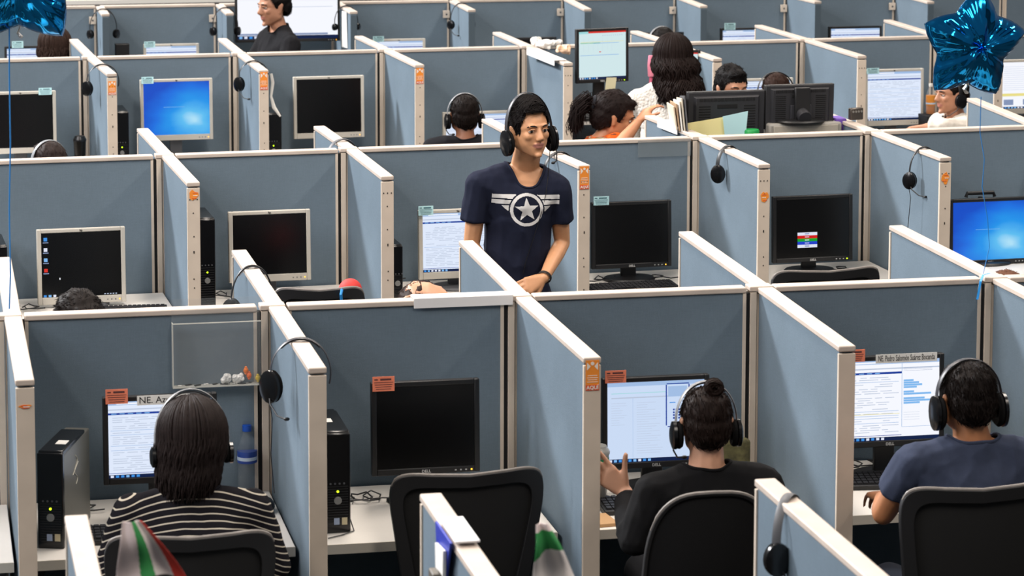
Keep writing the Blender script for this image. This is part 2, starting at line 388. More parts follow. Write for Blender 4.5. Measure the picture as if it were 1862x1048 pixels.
#@@PART2
# ---------------------------------------------------------------- screens
GL = {'page': emi('dfe9fb', 1.0), 'page2': emi('cfe0fa', .95), 'white': emi('f6f8ff', 1.0), 'head': emi('a9c6ee', .9), 'navy': emi('1c3fa0', .9), 'ink': emi('8c9cc0', .9),
      'line': emi('c2cee4', .9), 'task': emi('12254f', .8), 'blue': emi('3f8fe0', 1), 'sel': emi('7fb8ee', 1), 'green': emi('3fae4c', 1), 'red': emi('d8342a', 1), 'yel': emi('e9dd8a', 1),
      'bar_red': emi('d01818', 1), 'bar_green': emi('14a030', 1), 'bar_blue': emi('2040c8', 1), 'pale': emi('dfe4f4', 1), 'cyan': emi('9fd8dc', 1), 'sheet': emi('d5ecef', .95), 'blk': OFF}
def wallpaper(cx, cz, k):
    n_ = 'glow_wallpaper_%d' % k
    if n_ in MATS: return MATS[n_]
    m = bpy.data.materials.new(n_); m.use_nodes = True; nt = m.node_tree; b = nt.nodes['Principled BSDF']
    b.inputs['Base Color'].default_value = (0, 0, 0, 1); b.inputs['Roughness'].default_value = .4
    tc = nt.nodes.new('ShaderNodeTexCoord'); mp = nt.nodes.new('ShaderNodeMapping'); mp.vector_type = 'POINT'
    mp.inputs['Location'].default_value = (-cx, 0, -cz); nt.links.new(tc.outputs['Generated'], mp.inputs[0])
    ln = nt.nodes.new('ShaderNodeVectorMath'); ln.operation = 'LENGTH'; mp.inputs['Scale'].default_value = (1, 0, 1); nt.links.new(mp.outputs[0], ln.inputs[0])
    nz = nt.nodes.new('ShaderNodeTexNoise'); nz.inputs['Scale'].default_value = 2.2; nz.inputs['Detail'].default_value = 2; nt.links.new(tc.outputs['Generated'], nz.inputs['Vector'])
    ad = nt.nodes.new('ShaderNodeMath'); ad.operation = 'MULTIPLY_ADD'; ad.inputs[1].default_value = .35; nt.links.new(nz.outputs['Fac'], ad.inputs[0]); nt.links.new(ln.outputs['Value'], ad.inputs[2])
    cr = nt.nodes.new('ShaderNodeValToRGB'); nt.links.new(ad.outputs[0], cr.inputs[0])
    e = cr.color_ramp.elements; e[0].position = .16; e[0].color = lin('c4ecf8'); e[1].position = 1.05 if False else 1.0; e[1].color = lin('0c4cc4')
    for p_, c_ in ((.34, '5cbcf0'), (.55, '1c92e8'), (.80, '126ede')):
        q = e.new(p_); q.color = lin(c_)
    nt.links.new(cr.outputs[0], b.inputs['Emission Color']); b.inputs['Emission Strength'].default_value = 1.0
    MATS[n_] = m; return m
def screen(kind, w, h, y, rnd):
    """flat panel in the xz plane centred on 0 facing -y, its picture as coloured patches"""
    m = MB(); names = ['blk']
    def mi(n):
        if n not in names: names.append(n)
        return names.index(n)
    lay = [0]
    def q(x0, z0, x1, z1, n, d=1):     # normalised 0..1, z up
        yy = y-.0003*d
        X0, X1, Z0, Z1 = (x0-.5)*w, (x1-.5)*w, (z0-.5)*h, (z1-.5)*h
        m.quad((X0, yy, Z0), (X1, yy, Z0), (X1, yy, Z1), (X0, yy, Z1), mi(n))
    if kind == 'off':
        q(0, 0, 1, 1, 'blk', 0)
    elif kind == 'win':
        names[0] = 'wall'; q(0, 0, 1, 1, 'wall', 0)
        if rnd.random() < 2: q(.3, .52, .62, .527, 'sel', 1) if w > .36 and rnd.random() < .5 else None
    elif kind == 'icons':
        q(0, 0, 1, 1, 'blk', 0)
        for i, c in enumerate(('blue', 'pale', 'sel', 'red')):
            q(.03, .93-.16*i-.055, .075, .93-.16*i, c); q(.02, .93-.16*i-.085, .09, .93-.16*i-.07, 'ink')
        for i in range(3): q(.02+.06*i, .005, .055+.06*i, .04, ('blue', 'sel', 'pale')[i], 2)
        for i in range(5): q(.78+.035*i, .015, .80+.035*i, .03, 'line', 2)
        q(.22, .27, .232, .30, 'white')
    elif kind == 'bars':
        q(0, 0, 1, 1, 'blk', 0)
        for i, c in enumerate(('pale', 'bar_red', 'bar_green', 'bar_blue', 'pale')):
            q(.29, .43-.052*(i+1), .56, .43-.052*i, c)
            q(.39, .43-.052*i-.032, .45, .43-.052*i-.02, 'navy' if c == 'pale' else 'pale', 2)
    else:
        base = {'web': 'page', 'phone': 'page2', 'sheet': 'sheet', 'duo': 'white', 'big': 'white', 'photos': 'white'}[kind]
        q(0, 0, 1, 1, base, 0)
        q(0, 0, 1, .045, 'task')
        for i in range(rnd.randint(6, 10)): q(.015+.05*i, .008, .045+.05*i, .038, rnd.choice(('sel', 'blue', 'pale')), 2)
        if kind in ('web', 'duo'):
            q(0, .955, 1, 1, 'head'); q(.08, .965, .5, .985, 'white', 2); q(0, .89, 1, .905, 'line')
            xr = 1 if kind == 'web' else .62
            q(0, .83, xr, .856, 'navy'); 
            for i in range(5): q(.03+.08*i, .838, .08+.08*i, .848, 'sel', 2)
            z = .79
            while z > .09:
                if rnd.random() < .16: q(.02, z-.003, xr-.03, z+.003, 'head'); z -= .03; continue
                x = .04
                while x < xr-.12:
                    L = rnd.uniform(.05, .2)
                    if rnd.random() < .75: q(x, z-.004, min(x+L, xr-.03), z+.004, 'line')
                    x += L+.03
                z -= .028
            q(0, .06, xr, .067, 'navy')
            if kind == 'duo':
                q(.62, .16, .625, .97, 'head'); q(.62, .16, .98, .165, 'head')
                for i in range(11):
                    z = .74-.028*i
                    if i in (4, 7): continue
                    q(.64, z-.012, rnd.uniform(.72, .93), z+.012, 'sel')
                for i in range(3): q(.64, .90-.02*i, .93, .903-.02*i, 'ink', 2)
                for i in range(4): q(.64, .34-.03*i, .80, .343-.03*i, 'line', 2)
                q(.02, .33, .6, .336, 'yel', 2)
        if kind == 'phone':
            q(0, .95, 1, 1, 'head'); q(.04, .86, .6, .868, 'cyan'); q(.04, .80, .98, .815, 'line'); q(.26, .05, .263, .8, 'head')
            for i in range(22): q(.30, .74-.03*i, .30+rnd.uniform(.1, .28), .744-.03*i, 'line')
            for i in range(10): q(.04, .74-.03*i, .12+rnd.uniform(0, .08), .744-.03*i, 'line')
            for a in ((.60, .44, .612, .95), (.835, .44, .847, .95), (.62, .42, .83, .432), (.61, .955, .84, .967)): q(*a, 'navy', 2)
            q(.625, .80, .82, .93, 'head', 2); q(.64, .72, .70, .732, 'blue', 2)
            for i in range(4):
                for j in range(5): q(.675+.027*j, .52+.035*i, .692+.027*j, .542+.035*i, 'navy', 2)
        if kind == 'sheet':
            q(0, .965, 1, 1, 'red'); q(0, .955, .2, 1, 'cyan', 2); q(.03, .78, .95, .787, 'yel'); q(.03, .755, .45, .765, 'green'); q(.3, .75, .85, .757, 'blue'); q(.03, .5, .85, .507, 'blue')
            for i in range(7): q(.1+.1*i, .58, .102+.1*i, .86, 'line')
            q(.43, .56, .47, .58, 'red', 2)
            for i in range(10): q(.5+.045*i, .9, .52+.045*i, .92, 'line')
        if kind == 'big':
            q(.38, .72, .56, .86, 'line'); 
            for i in range(9): q(.385+.02*i, .73, .388+.02*i, .85, 'white', 2)
            q(.3, .66, .95, .666, 'line'); q(.3, .42, .95, .426, 'line'); q(.0, .05, .9, .075, 'ink'); q(.3, .3, .304, .66, 'line')
        if kind == 'photos':
            q(0, .27, 1, .33, 'yel')
            for i in range(3): q(.05+.3*i, .08, .2+.3*i, .2, 'ink')
            for i in range(12): q(.05, .9-.045*i, .5, .906-.045*i, 'line')
    mats = [wallpaper(.78, .25, 1) if n == 'wall' else GL[n] for n in names]
    return m, mats
def lcd(r, bb, ly, style, kind, label, tagc=None, strip=None, face=-1, led='o', yaw=0, tilt=.04, desk_z=DZ, seed=0):
    x0, y0, x1, y1 = bb
    a = at(r, x0, y0, ly); b = at(r, x1, y1, ly); w = b.x-a.x
    c = at(r, (x0+x1)/2, (y0+y1)/2, ly); h = at(r, (x0+x1)/2, y0, ly).z-at(r, (x0+x1)/2, y1, ly).z
    rnd = random.Random(seed*13+int(x0)+r)
    ori = ang(r)+(pi if face > 0 else 0)+yaw
    t = thing('monitor', label, 'monitor', W3(r, c.x, ly, desk_z), ori)
    zc = c.z-desk_z
    hp = style == 'hp'; body = BEIGE if hp else BLK
    bz = .020 if hp else .018; bt = .017; bb_ = .034 if hp else .022
    TT = M.Translation((0, 0, zc)) @ M.Rotation(-tilt, 4, 'X')
    th = .03
    # housing: a frame ring round the screen and a stepped back
    m = MB()
    m.box((-w/2+bz/2, th/2, 0), (bz, th, h), 0, None, TT); m.box((w/2-bz/2, th/2, 0), (bz, th, h), 0, None, TT)
    m.box((0, th/2, h/2-bt/2), (w-2*bz, th, bt), 0, None, TT); m.box((0, th/2, -h/2+bb_/2), (w-2*bz, th, bb_), 0, None, TT)
    m.build('bezel', body, t, bevel=.003)
    m = MB(); sh = GREYP if hp else BLK
    m.prism([(-w/2+.004, -h/2+.004), (w/2-.004, -h/2+.004), (w/2-.004, h/2-.004), (-w/2+.004, h/2-.004)], .012, th+.004, 'y', 0, TT)
    k1, k2 = .86, .80
    vs = []
    for kk, yy in ((k1, th+.002), (k2, th+.018)):
        vs += [(-w/2*kk, yy, -h/2*kk), (w/2*kk, yy, -h/2*kk), (w/2*kk, yy, h/2*kk), (-w/2*kk, yy, h/2*kk)]
    m.add(vs, [(4, 5, 6, 7), (0, 1, 5, 4), (1, 2, 6, 5), (2, 3, 7, 6), (3, 0, 4, 7)], 0, TT)
    if face > 0:
        for i in range(14):
            for s in (-1, 1):
                m.box((s*w*.29, th+.0185, -h*.33+i*h*.045), (w*.15, .003, h*.022), 1, None, TT)
        for i in range(40): m.box((-w*.35+i*w*.018, th+.0185, h*.365), (.004, .003, .018), 1, None, TT)
        m.box((0, th+.0185, h*.25), (w*.26, .004, h*.07), 1, None, TT)
        m.box((0, th+.022, -h*.12), (w*.30, .012, h*.34), 2, None, TT); m.tube([(V((0, th+.03, -h*.13))), V((0, th+.07, -h*.17)), V((0, th+.09, -h*.2))], .035, 14, 0, TT)
    m.build('back_cover', [mat('monitor_back_plastic', '26262a', .5), DARK, mat('monitor_mount', '333338', .4)] if face > 0 else sh, t, bevel=.004)
    sm, mats = screen(kind, w-2*bz, h-bt-bb_, 0, rnd)
    sm.v = [tuple(TT @ (V(v)+V((0, .004, (bb_-bt)/2)))) for v in sm.v]
    so = sm.build('screen', mats, t, smooth=False)
    # stand
    m = MB(); zb = zc-h/2
    if desk_z+zb > desk_z+.01:
        m.box((0, th+.03, (zb+h*.3)/2+.01), (.075, .022, zb+h*.3), 0)
        m.build('stand_neck', BLK if not hp else GREYP, t, bevel=.004)
    else:
        m.box((0, th+.04, .09), (.08, .022, .18), 0); m.build('stand_neck', BLK if not hp else GREYP, t, bevel=.004)
    m = MB(); m.lathe([(0, 0), (.115, 0), (.118, .006), (.11, .014), (.02, .02), (0, .02)], (0, th+.02, 0), 28, 0, M.Diagonal((1.1, .85, 1, 1)))
    m.build('stand_base', BLK if not hp else GREYP, t)
    if face < 0:
        p = TT @ V((0, -.001, -h/2+bb_*.45)) if not hp else TT @ V((0, -.001, h/2-bt*.5))
        text('DELL' if not hp else 'hp', .014 if not hp else .013, mat('badge_silver', 'c8c8c8', .4) if not hp else BLK, t, p, (pi/2, 0, 0), name='badge', bold=.0003)
        m = MB()
        for i in range(3): m.box((w/2-.085+.018*i, -.001, -h/2+bb_*.45), (.006, .002, .004), 0, None, TT)
        m.build('buttons', mat('button_silver', 'b8b8b8', .4) if not hp else GREYP, t, smooth=False)['kind'] = 'stuff'
        MB().box((w/2-.03, -.001, -h/2+bb_*.45), (.005, .002, .005), 0, None, TT).build('power_light', LEDO if led == 'o' else LEDG, t, smooth=False)
    if tagc:
        cx, cz, cw, chh = tagc[1]
        pa = at(r, cx-cw/2, cz-chh/2, ly-.002); pb = at(r, cx+cw/2, cz+chh/2, ly-.002)
        X0, X1, Z1, Z0 = pa.x-c.x, pb.x-c.x, pa.z-desk_z, pb.z-desk_z
        m = MB(); m.box(((X0+X1)/2, -.006, (Z0+Z1)/2), (X1-X0, .0012, Z1-Z0), 0)
        ii = 1
        m.box((X0+(X1-X0)*.6, -.0072, Z1-(Z1-Z0)*.2), ((X1-X0)*.5, .0008, (Z1-Z0)*.12), 1); m.box((X0+(X1-X0)*.16, -.0072, Z1-(Z1-Z0)*.2), ((X1-X0)*.16, .0008, (Z1-Z0)*.08), 1)
        for i in range(4): m.box(((X0+X1)/2, -.0072, Z1-(Z1-Z0)*(.4+.15*i)), ((X1-X0)*(.86-.06*i), .0006, (Z1-Z0)*.035), 1)
        o = m.build('paper_label', [ORL if tagc[0] == 'o' else CYL, INK if tagc[0] == 'o' else mat('blue_ink', '2f5f6c', .8)], t, smooth=False)
        o['label'] = 'orange paper label with print' if tagc[0] == 'o' else 'pale cyan paper label with print'
    if strip:
        pa = at(r, strip[0], strip[1], ly-.002); pb = at(r, strip[2], strip[3], ly-.002)
        X0, X1, Z1, Z0 = pa.x-c.x, pb.x-c.x, pa.z-desk_z, pb.z-desk_z
        MB().box(((X0+X1)/2, -.006, (Z0+Z1)/2), (X1-X0, .001, Z1-Z0), 0).build('name_strip', PAPER, t, smooth=False)['label'] = 'white paper name strip'
        to = text(strip[4], (Z1-Z0)*.95, INKB, t, ((X0+X1)/2, -.0068, (Z0+Z1)/2), (pi/2, 0, 0), name='printed_name')
        to.scale = ((X1-X0)*.92/max(to.dimensions.x, .001), 1, 1)
    return t
lcd(1, (187, 720, 397, 878), -.30, 'dell', 'web', 'black monitor with lit page left of the striped-top woman', ('o', (212, 721, 41, 25)), (249, 720, 345, 733, 'NE. Azucena'), led='g', seed=1)
lcd(1, (676, 694, 873, 862), -.30, 'dell', 'off', 'large dark black monitor behind the empty black mesh chair', ('o', (697, 698, 40, 25)), seed=2)
lcd(1, (1097, 686, 1290, 850), -.30, 'dell', 'phone', 'black monitor showing a phone picture before the hair-bun woman', ('o', (1119, 685, 38, 21)), led='g', seed=3)
lcd(1, (1521, 648, 1716, 812), -.30, 'dell', 'duo', 'black monitor with blue-marked list before the navy-tee man', ('o', (1552, 647, 40, 21)), (1592, 645, 1703, 656, 'NE. Pedro Salomón Suárez Bocanda'), seed=4)
lcd(2, (67, 416, 230, 552), -.28, 'hp', 'icons', 'pale monitor, black desktop with a column of icons', led='o', seed=5)
lcd(2, (416, 384, 566, 512), -.28, 'hp', 'off', 'pale monitor, dark screen, behind the chair with red ball', seed=6)
lcd(2, (762, 381, 905, 506), -.28, 'hp', 'web', 'pale monitor with lit page left of the standing man', ('c', (774, 383, 27, 16)), seed=7)
lcd(2, (1077, 367, 1221, 487), -.28, 'dell', 'off', 'black monitor with dark screen and amber light right of the standing man', ('c', (1093, 365, 28, 15)), seed=8)
lcd(2, (1407, 356, 1550, 476), -.28, 'dell', 'bars', 'black monitor showing a small box of red green blue bars', led='g', seed=9)
lcd(2, (1729, 361, 1875, 480), -.28, 'dell', 'win', 'black monitor with blue wallpaper, right edge, second row', led='g', seed=10)
lcd(3, (-28, 167, 104, 279), -.28, 'hp', 'off', 'pale monitor with dark screen at the left edge beside the tumbler', ('c', (82, 166, 24, 12)), seed=11)
lcd(3, (255, 144, 388, 255), -.28, 'hp', 'win', 'pale monitor glowing blue in the third row', ('c', (268, 146, 22, 12)), seed=12)
lcd(3, (534, 139, 663, 251), -.28, 'hp', 'off', 'pale monitor with dark screen in the third row, no paper tag', seed=13)
lcd(3, (806, 203, 932, 284), -.28, 'hp', 'web', 'pale lit monitor hidden behind the black-shirted headset man', seed=14)
lcd(3, (1046, 52, 1146, 150), -.50, 'dell', 'sheet', 'raised black monitor showing a spreadsheet left of the white-sweater woman', led='g', yaw=.16, tilt=.02, seed=15, desk_z=.9985)
lcd(3, (1188, 92, 1274, 172), -.66, 'dell', 'sheet', 'lit monitor half hidden by the white-sweater woman\'s hair', seed=16)
lcd(3, (1574, 126, 1679, 228), -.28, 'hp', 'web', 'pale monitor with lit page left of the orange bottle', ('c', (1587, 129, 22, 10)), seed=17)
lcd(3, (1816, 108, 1940, 206), -.28, 'hp', 'photos', 'pale lit monitor with yellow band at the right edge', seed=18)
lcd(3, (1335, 143, 1442, 232), -.28, 'hp', 'web', 'pale lit monitor mostly hidden behind the back-turned monitors', seed=29)
lcd(2, (1247, 164, 1386, 270), .42, 'dell', 'off', 'black monitor seen from behind with yellow and blue paper below', face=1, seed=19)
lcd(2, (1388, 152, 1512, 232), .42, 'dell', 'off', 'black monitor seen from behind, the right one of the pair', face=1, seed=20, desk_z=U(1396, 236, 13.72).z+.031)
lcd(4, (261, 80, 363, 164), -.28, 'hp', 'web', 'pale lit monitor, back row, left of the man in profile', ('c', (272, 81, 20, 11)), seed=21)
lcd(4, (8, 84, 104, 164), -.28, 'dell', 'web', 'dark-framed monitor under the left blue balloon', ('c', (32, 81, 21, 12)), seed=22)
lcd(4, (427, -70, 619, 76), -.34, 'dell', 'big', 'very large lit screen behind the man in profile', seed=23)
lcd(4, (678, 71, 774, 150), -.28, 'hp', 'web', 'pale lit monitor right of the two tumblers', ('c', (688, 71, 20, 10)), seed=24)
lcd(4, (940, 68, 1012, 135), -.28, 'dell', 'off', 'small dark monitor behind the crumpled papers', seed=25)
lcd(4, (1165, 59, 1245, 130), -.28, 'dell', 'off', 'dark monitor behind the head in a grey headset', seed=26)
lcd(4, (1311, 51, 1392, 130), -.28, 'dell', 'web', 'black-framed lit monitor with cyan tag, back row', ('c', (1327, 48, 20, 12)), seed=27)
lcd(4, (1508, 48, 1603, 130), -.28, 'dell', 'web', 'black-framed lit monitor without tag, back row right', seed=28)
# ---------------------------------------------------------------- computers standing upright
def tower(r, px, py_top, py_bot, ly, label, w=.085, depth=.36, yaw=0, side='black', stickers=True, led=True):
    a = at(r, px, py_top, ly); b = at(r, px, py_bot, ly)
    h = a.z-DZ
    t = thing('computer_tower', label, 'computer', W3(r, a.x+w/2, ly, DZ), ang(r)+yaw)
    sm = {'black': BLKG, 'silver': mat('brushed_side_panel', '77766f', .38, .5)}[side]
    MB().box((0, depth/2+.01, h/2), (w-.004, depth-.02, h-.006), 0).build('case', sm, t, bevel=.004)
    m = MB(); m.box((0, .008, h/2), (w, .022, h), 0)
    m.prism([(-.002, h-.02), (.30, h-.006), (.30, h+.006), (.01, h+.006)], -w/2+.002, w/2-.002, 'x', 0)
    m.build('front_cover', BLKG, t, bevel=.004)
    m = MB()
    for i in range(16): m.box((0, -.0035, h*.08+i*h*.026), (w*.8, .001, .0022), 0)
    m.build('grille', mat('grille_grey', '1e1e20', .5), t, smooth=False)['kind'] = 'stuff'
    MB().cyl((0, -.003, h*.33), (0, -.007, h*.33), .013, 20).build('power_button', SILV, t, bevel=.001)
    if led: MB().cyl((0, -.003, h*.42), (0, -.005, h*.42), .004, 10).build('power_light', LEDG, t)
    if stickers:
        MB().box((-.004, -.004, h*.12), (.018, .001, .022)).build('sticker', mat('blue_white_sticker', '9aa9c4', .5), t, smooth=False)
        MB().box((.022, -.004, h*.12), (.018, .001, .024)).build('sticker', mat('gold_white_sticker', 'cbbf9c', .5), t, smooth=False)
    m = MB()
    for i in range(4): m.cyl((-.024+.015*i, -.0035, h*.50), (-.024+.015*i, -.005, h*.50), .0035, 8)
    m.build('front_ports', GREYP, t)['kind'] = 'stuff'
    return t, h
T1, h1 = tower(1, 66, 826, 998, -.60, 'black and silver computer standing left of the striped-top woman', yaw=-.30, side='silver')
MB().box((.01, .12, h1+.0066), (.035, .05, .0008)).build('paper_label', PAPER, T1, smooth=False)
# scribbled mark on the silver side
m = MB(); m.tube([(.0418, .17+.02*sin(i*.9), .17+.009*i) for i in range(12)], .0012, 5); m.tube([(.0418, .13+.01*i, .21+.004*i) for i in range(8)], .0012, 5)
m.build('scribble', mat('chalk_scribble', 'b7b5aa', .8), T1)
T2, h2 = tower(1, 590, 790, 957, -.60, 'black computer standing left of the empty mesh chair')
MB().box((-.016, .16, h2+.0066), (.04, .05, .0008)).build('paper_label', PAPER, T2, smooth=False)
tower(2, 361, 400, 552, -.50, 'black computer right of the desktop-icons cubicle partition', stickers=False, w=.075)
tower(2, 713, 448, 552, -.50, 'grey computer left of the lit page near the standing man', stickers=False, w=.05, side='silver', led=False)
tower(2, -22, 450, 552, -.45, 'black computer cut by the left edge, second row', stickers=False, led=False)
tower(3, 208, 205, 290, -.45, 'black computer left of the glowing blue monitor', stickers=False)
tower(3, 482, 208, 290, -.50, 'black computer with silver button in the third row', stickers=False, w=.10)
# ---------------------------------------------------------------- chairs
def mesh_chair(loc_, rz, label, top=1.1, wt=.26, wb=.17, hb=.5, sag=.022, kind='mesh'):
    t = thing('office_chair', label, 'chair', (loc_[0], loc_[1], 0), rz)
    # faces local +y; backrest behind the sitter at local y=0
    def outline(k, n=56):
        pts = []
        for i in range(n):
            q = 2*pi*i/n; c, s_ = cos(q), sin(q)
            e = .36 if kind == 'mesh' else .55
            u = math.copysign(abs(c)**e, c); v = math.copysign(abs(s_)**e, s_)
            vv = (v+1)/2
            ww = (wb+(wt-wb)*vv)*(1 if kind == 'mesh' else (1-.12*vv*vv*vv))
            x = u*(ww-k); z = (-hb/2+k)+(hb-2*k)*vv
            if kind == 'mesh': z += sag*((x/wt)**2)*vv*1.3-(sag*.4*vv)
            else: z += .02*vv*(1-(x/wt)**2)
            pts.append((x, z))
        return pts
    def bow(x, z): return -.05*(x/wt)**2*-1+.10*((z/hb))**2*.6-(.06 if kind == 'mesh' else .03)*(z/hb)
    zc = top-hb/2
    o1, o2 = outline(0), outline(.042 if kind == 'mesh' else .012)
    m = MB(); n = len(o1); vs = []
    for ring, yy in ((o1, .012), (o2, .018), (o2, -.006), (o1, -.012)):
        for x, z in ring: vs.append((x, bow(x, z)+yy, zc+z))
    for a_ in range(4):
        b_ = (a_+1) % 4
        for i in range(n):
            j = (i+1) % n; m.f.append((a_*n+i, a_*n+j, b_*n+j, b_*n+i)); m.m.append(0)
    m.v = vs
    m.build('backrest_frame', CHFR, t, bevel=.003)
    # top edge, its highlight painted as a paler tube
    m = MB(); tp = [(x, z) for x, z in o1 if z > hb*(.42 if kind == 'mesh' else .30)]; tp.sort()
    m.tube([(x, bow(x, z)-.004, zc+z+.001) for x, z in tp], [.0062 if 1 < i < len(tp)-2 else .003 for i in range(len(tp))], 8)
    m.build('top_edge', RIM, t)
    m = MB()
    def fn(u, v):
        q = 2*pi*u; i = u*n; a0 = o2[int(i) % n]; a1 = o2[(int(i)+1) % n]; f = i-int(i)
        x = (a0[0]*(1-f)+a1[0]*f)*v; z = (a0[1]*(1-f)+a1[1]*f)*v
        return (x, bow(x, z)+(.006 if kind == 'mesh' else .0-.03*(1-v*v)), zc+z)
    m.grid(fn, n, 8)
    m.build('backrest_mesh' if kind == 'mesh' else 'backrest_pad', MESHM if kind == 'mesh' else CHPAD, t, weld=.0005)
    zs = .47
    m = MB(); m.box((0, .27, zs), (.47, .46, .07)); m.build('seat', CHPAD, t, bevel=.03, seg=4)
    m = MB(); m.tube([(0, -.02, zc-hb*.3), (0, -.05, zs-.02), (0, .12, zs-.06)], .02, 8, flat=(1.8, .6, (0, 1, 0))); m.build('back_bracket', CHFR, t)
    MB().cyl((0, .25, .10), (0, .25, zs-.03), .028, 14).build('gas_column', CHFR, t)
    for i in range(5):
        q = 2*pi*i/5+.3; d = V((cos(q), sin(q), 0)); c0 = V((0, .25, .12))
        m = MB(); m.tube([c0, c0+d*.16+V((0, 0, -.015)), c0+d*.30+V((0, 0, -.04))], [.026, .02, .016], 8)
        lg = m.build('base_leg', CHFR, t)
        p = c0+d*.29; e = d.cross(V((0, 0, 1)))
        MB().cyl(V((p.x, p.y, .028))+e*.022, V((p.x, p.y, .028))-e*.022, .028, 14).build('caster', CHFR, lg)
    return t
def chair_at(px0, px1, py, Y, rz, label, **k):
    a = U(px0, py, Y); b = U(px1, py, Y); c = (a+b)/2
    return mesh_chair((c.x, c.y), rz, label, top=c.z, wt=(b.x-a.x)/2, **k)
chair_at(178, 512, 972, 8.00, -.06, 'black mesh office chair of the striped-top woman', hb=.52, wb=.19)
chair_at(700, 1003, 858, 8.72, .02, 'empty black mesh office chair in front of the large dark monitor', hb=.52, wb=.185)
chair_at(1176, 1418, 908, 7.95, -.05, 'black padded office chair of the hair-bun woman', kind='pad', hb=.55, wb=.215)
chair_at(1636, 1930, 884, 7.85, -.03, 'black mesh office chair of the navy-tee man', hb=.52, wb=.2)
chair_at(492, 668, 524, 11.9, -.12, 'black office chair with blue ribbon, a red ball behind it')
chair_at(1396, 1614, 490, 12.1, .05, 'black office chair under the colour-bars screen')
# ---------------------------------------------------------------- headsets
def headset(label, loc_, rot, rad=.085, squash=1.12, mic=True, band=BLK, both=True, cable=0, thin=False, cup=.036, my=-1, sw=0):
    t = thing('headset', label, 'headset', loc_); t.rotation_euler = rot
    n = 26; pts = []
    for i in range(n+1):
        q = -.30+(pi+.60)*i/n; pts.append((rad*cos(q), 0, rad*squash*sin(q)))
    fl = (.16, 1, (1, 0, 0)) if not thin else (.3, .5, (1, 0, 0))
    m = MB(); m.tube(pts, .0125, 8, flat=(.22, 1.0, (1, 0, 0)) if not thin else (.25, .45, (1, 0, 0))); m.build('headband', band, t)
    m = MB(); m.tube([(x*.955, y, z*.955) for x, y, z in pts[8:-8]], .011, 8, flat=(.22, .8, (1, 0, 0))); m.build('band_pad', GREYP, t)
    for s in (-1, 1):
        if s > 0 and not both: continue
        x = s*rad*.95; z = -rad*.42
        e = MB(); e.lathe([(0, 0), (cup*.8, 0), (cup, .006), (cup*.98, .016), (cup*.6, .022), (0, .022)], (0, 0, 0), 20, 0, M.Translation((x, 0, z)) @ M.Rotation(sw*s, 4, 'Z') @ M.Rotation(s*pi/2, 4, 'Y') @ M.Diagonal((1.25, 1, 1, 1)))
        ec = e.build('ear_cup', BLKG, t)
        e = MB(); e.lathe([(cup*.45, 0), (cup*.55, -.012), (cup*.85, -.014), (cup*.98, -.006), (cup*.95, .002)], (0, 0, 0), 20, 0, M.Translation((x, 0, z)) @ M.Rotation(sw*s, 4, 'Z') @ M.Rotation(s*pi/2, 4, 'Y') @ M.Diagonal((1.25, 1, 1, 1)))
        e.build('ear_cushion', CHPAD, ec)
        MB().tube([(s*rad*.97, 0, -rad*.15), (s*rad*1.10, 0, -rad*.3), (s*rad*1.06, 0, z)], .006, 8).build('yoke', band, t)
    if mic:
        b = MB(); b.tube([(-rad*1.05, .005*my, -rad*.55), (-rad*1.02, .03*my, -rad*.95), (-rad*.8, .07*my, -rad*1.25), (-rad*.55, .095*my, -rad*1.3)], .0028, 6); b.ell((-rad*.5, .098*my, -rad*1.3), (.010, .006, .006)); b.build('microphone_boom', BLK, t)
    if cable:
        c = MB(); c.tube([(-rad*1.05, 0, -rad*.8), (-rad*.95, -.01, -rad*1.5), (-rad*1.0, .01, -rad*1.5-cable*.5), (-rad*.9, 0, -rad*1.5-cable)], .0018, 5); c.build('cable', BLK, t)
    return t
def hang(r, k, side, f, label, **kw):
    """headset hung over a wing at fraction f of its length"""
    rad = kw.pop('rad', .085); tw = kw.pop('tw', .0); rl = kw.pop('rl', 0.0)
    t, L = WG[(r, k, side)]
    mwm = M.Translation(t.location) @ M.Rotation(t.rotation_euler.z, 4, 'Z')
    sq = kw.get('squash', 1.12)
    p = mwm @ V((0, -L*f, H+.014-rad*sq))
    kw.setdefault('sw', -.75)
    if side > 0: tw += pi; rl = -rl
    h = headset(label, p, (0, rl, t.rotation_euler.z+tw), rad=rad, **kw)
    return h
hang(1, 1, -1, .60, 'large black headset hung over the partition right of the striped-top woman', rad=.098, squash=1.2, cable=.25, tw=-.1, cup=.044, mic=True, both=False, band=mat('matte_dark_band', '34343a', .4))
hang(2, 3, -1, .42, 'black headset over the partition left of the colour-bars screen', rad=.075, squash=1.3, tw=.5, cable=.0, mic=False, both=False)
hang(2, 4, -1, .70, 'single-ear black headset hanging left of the right-edge blue screen', rad=.075, squash=1.7, thin=True, both=False, cable=.35, tw=.1, cup=.034)
hang(3, 0, -1, .55, 'black headset over the stickered partition right of the tumbler', rad=.095, squash=1.1, mic=False, both=False)
hang(3, 1, -1, .55, 'black headset over the stickered partition left of the dark third-row monitor', rad=.09, squash=1.15, mic=True, both=False)
hang(2, 2, -1, .52, 'black headset band over the partition behind the standing man\'s shoulder', rad=.085, squash=1.1, tw=.3)
hang(2, 1, 1, .25, 'grey headset over the pale partition end below the third-row dark monitor', rad=.085, squash=1.0, band=GREYP, tw=.4)
hang(1, 1, 1, .62, 'thin black headset hung left of the chair with a red ball', rad=.08, squash=1.6, thin=True, tw=.2, cable=.1, both=False)
hang(0, 2, 1, .78, 'blurred grey-black headset hung on the foreground partition, bottom right', rad=.085, squash=1.35, band=GREYP, tw=.9, cable=.3, both=False)
hang(4, 0, -1, .55, 'thin headset over the leftmost back-row partition', rad=.095, squash=1.5, thin=True, mic=False, cup=.026)
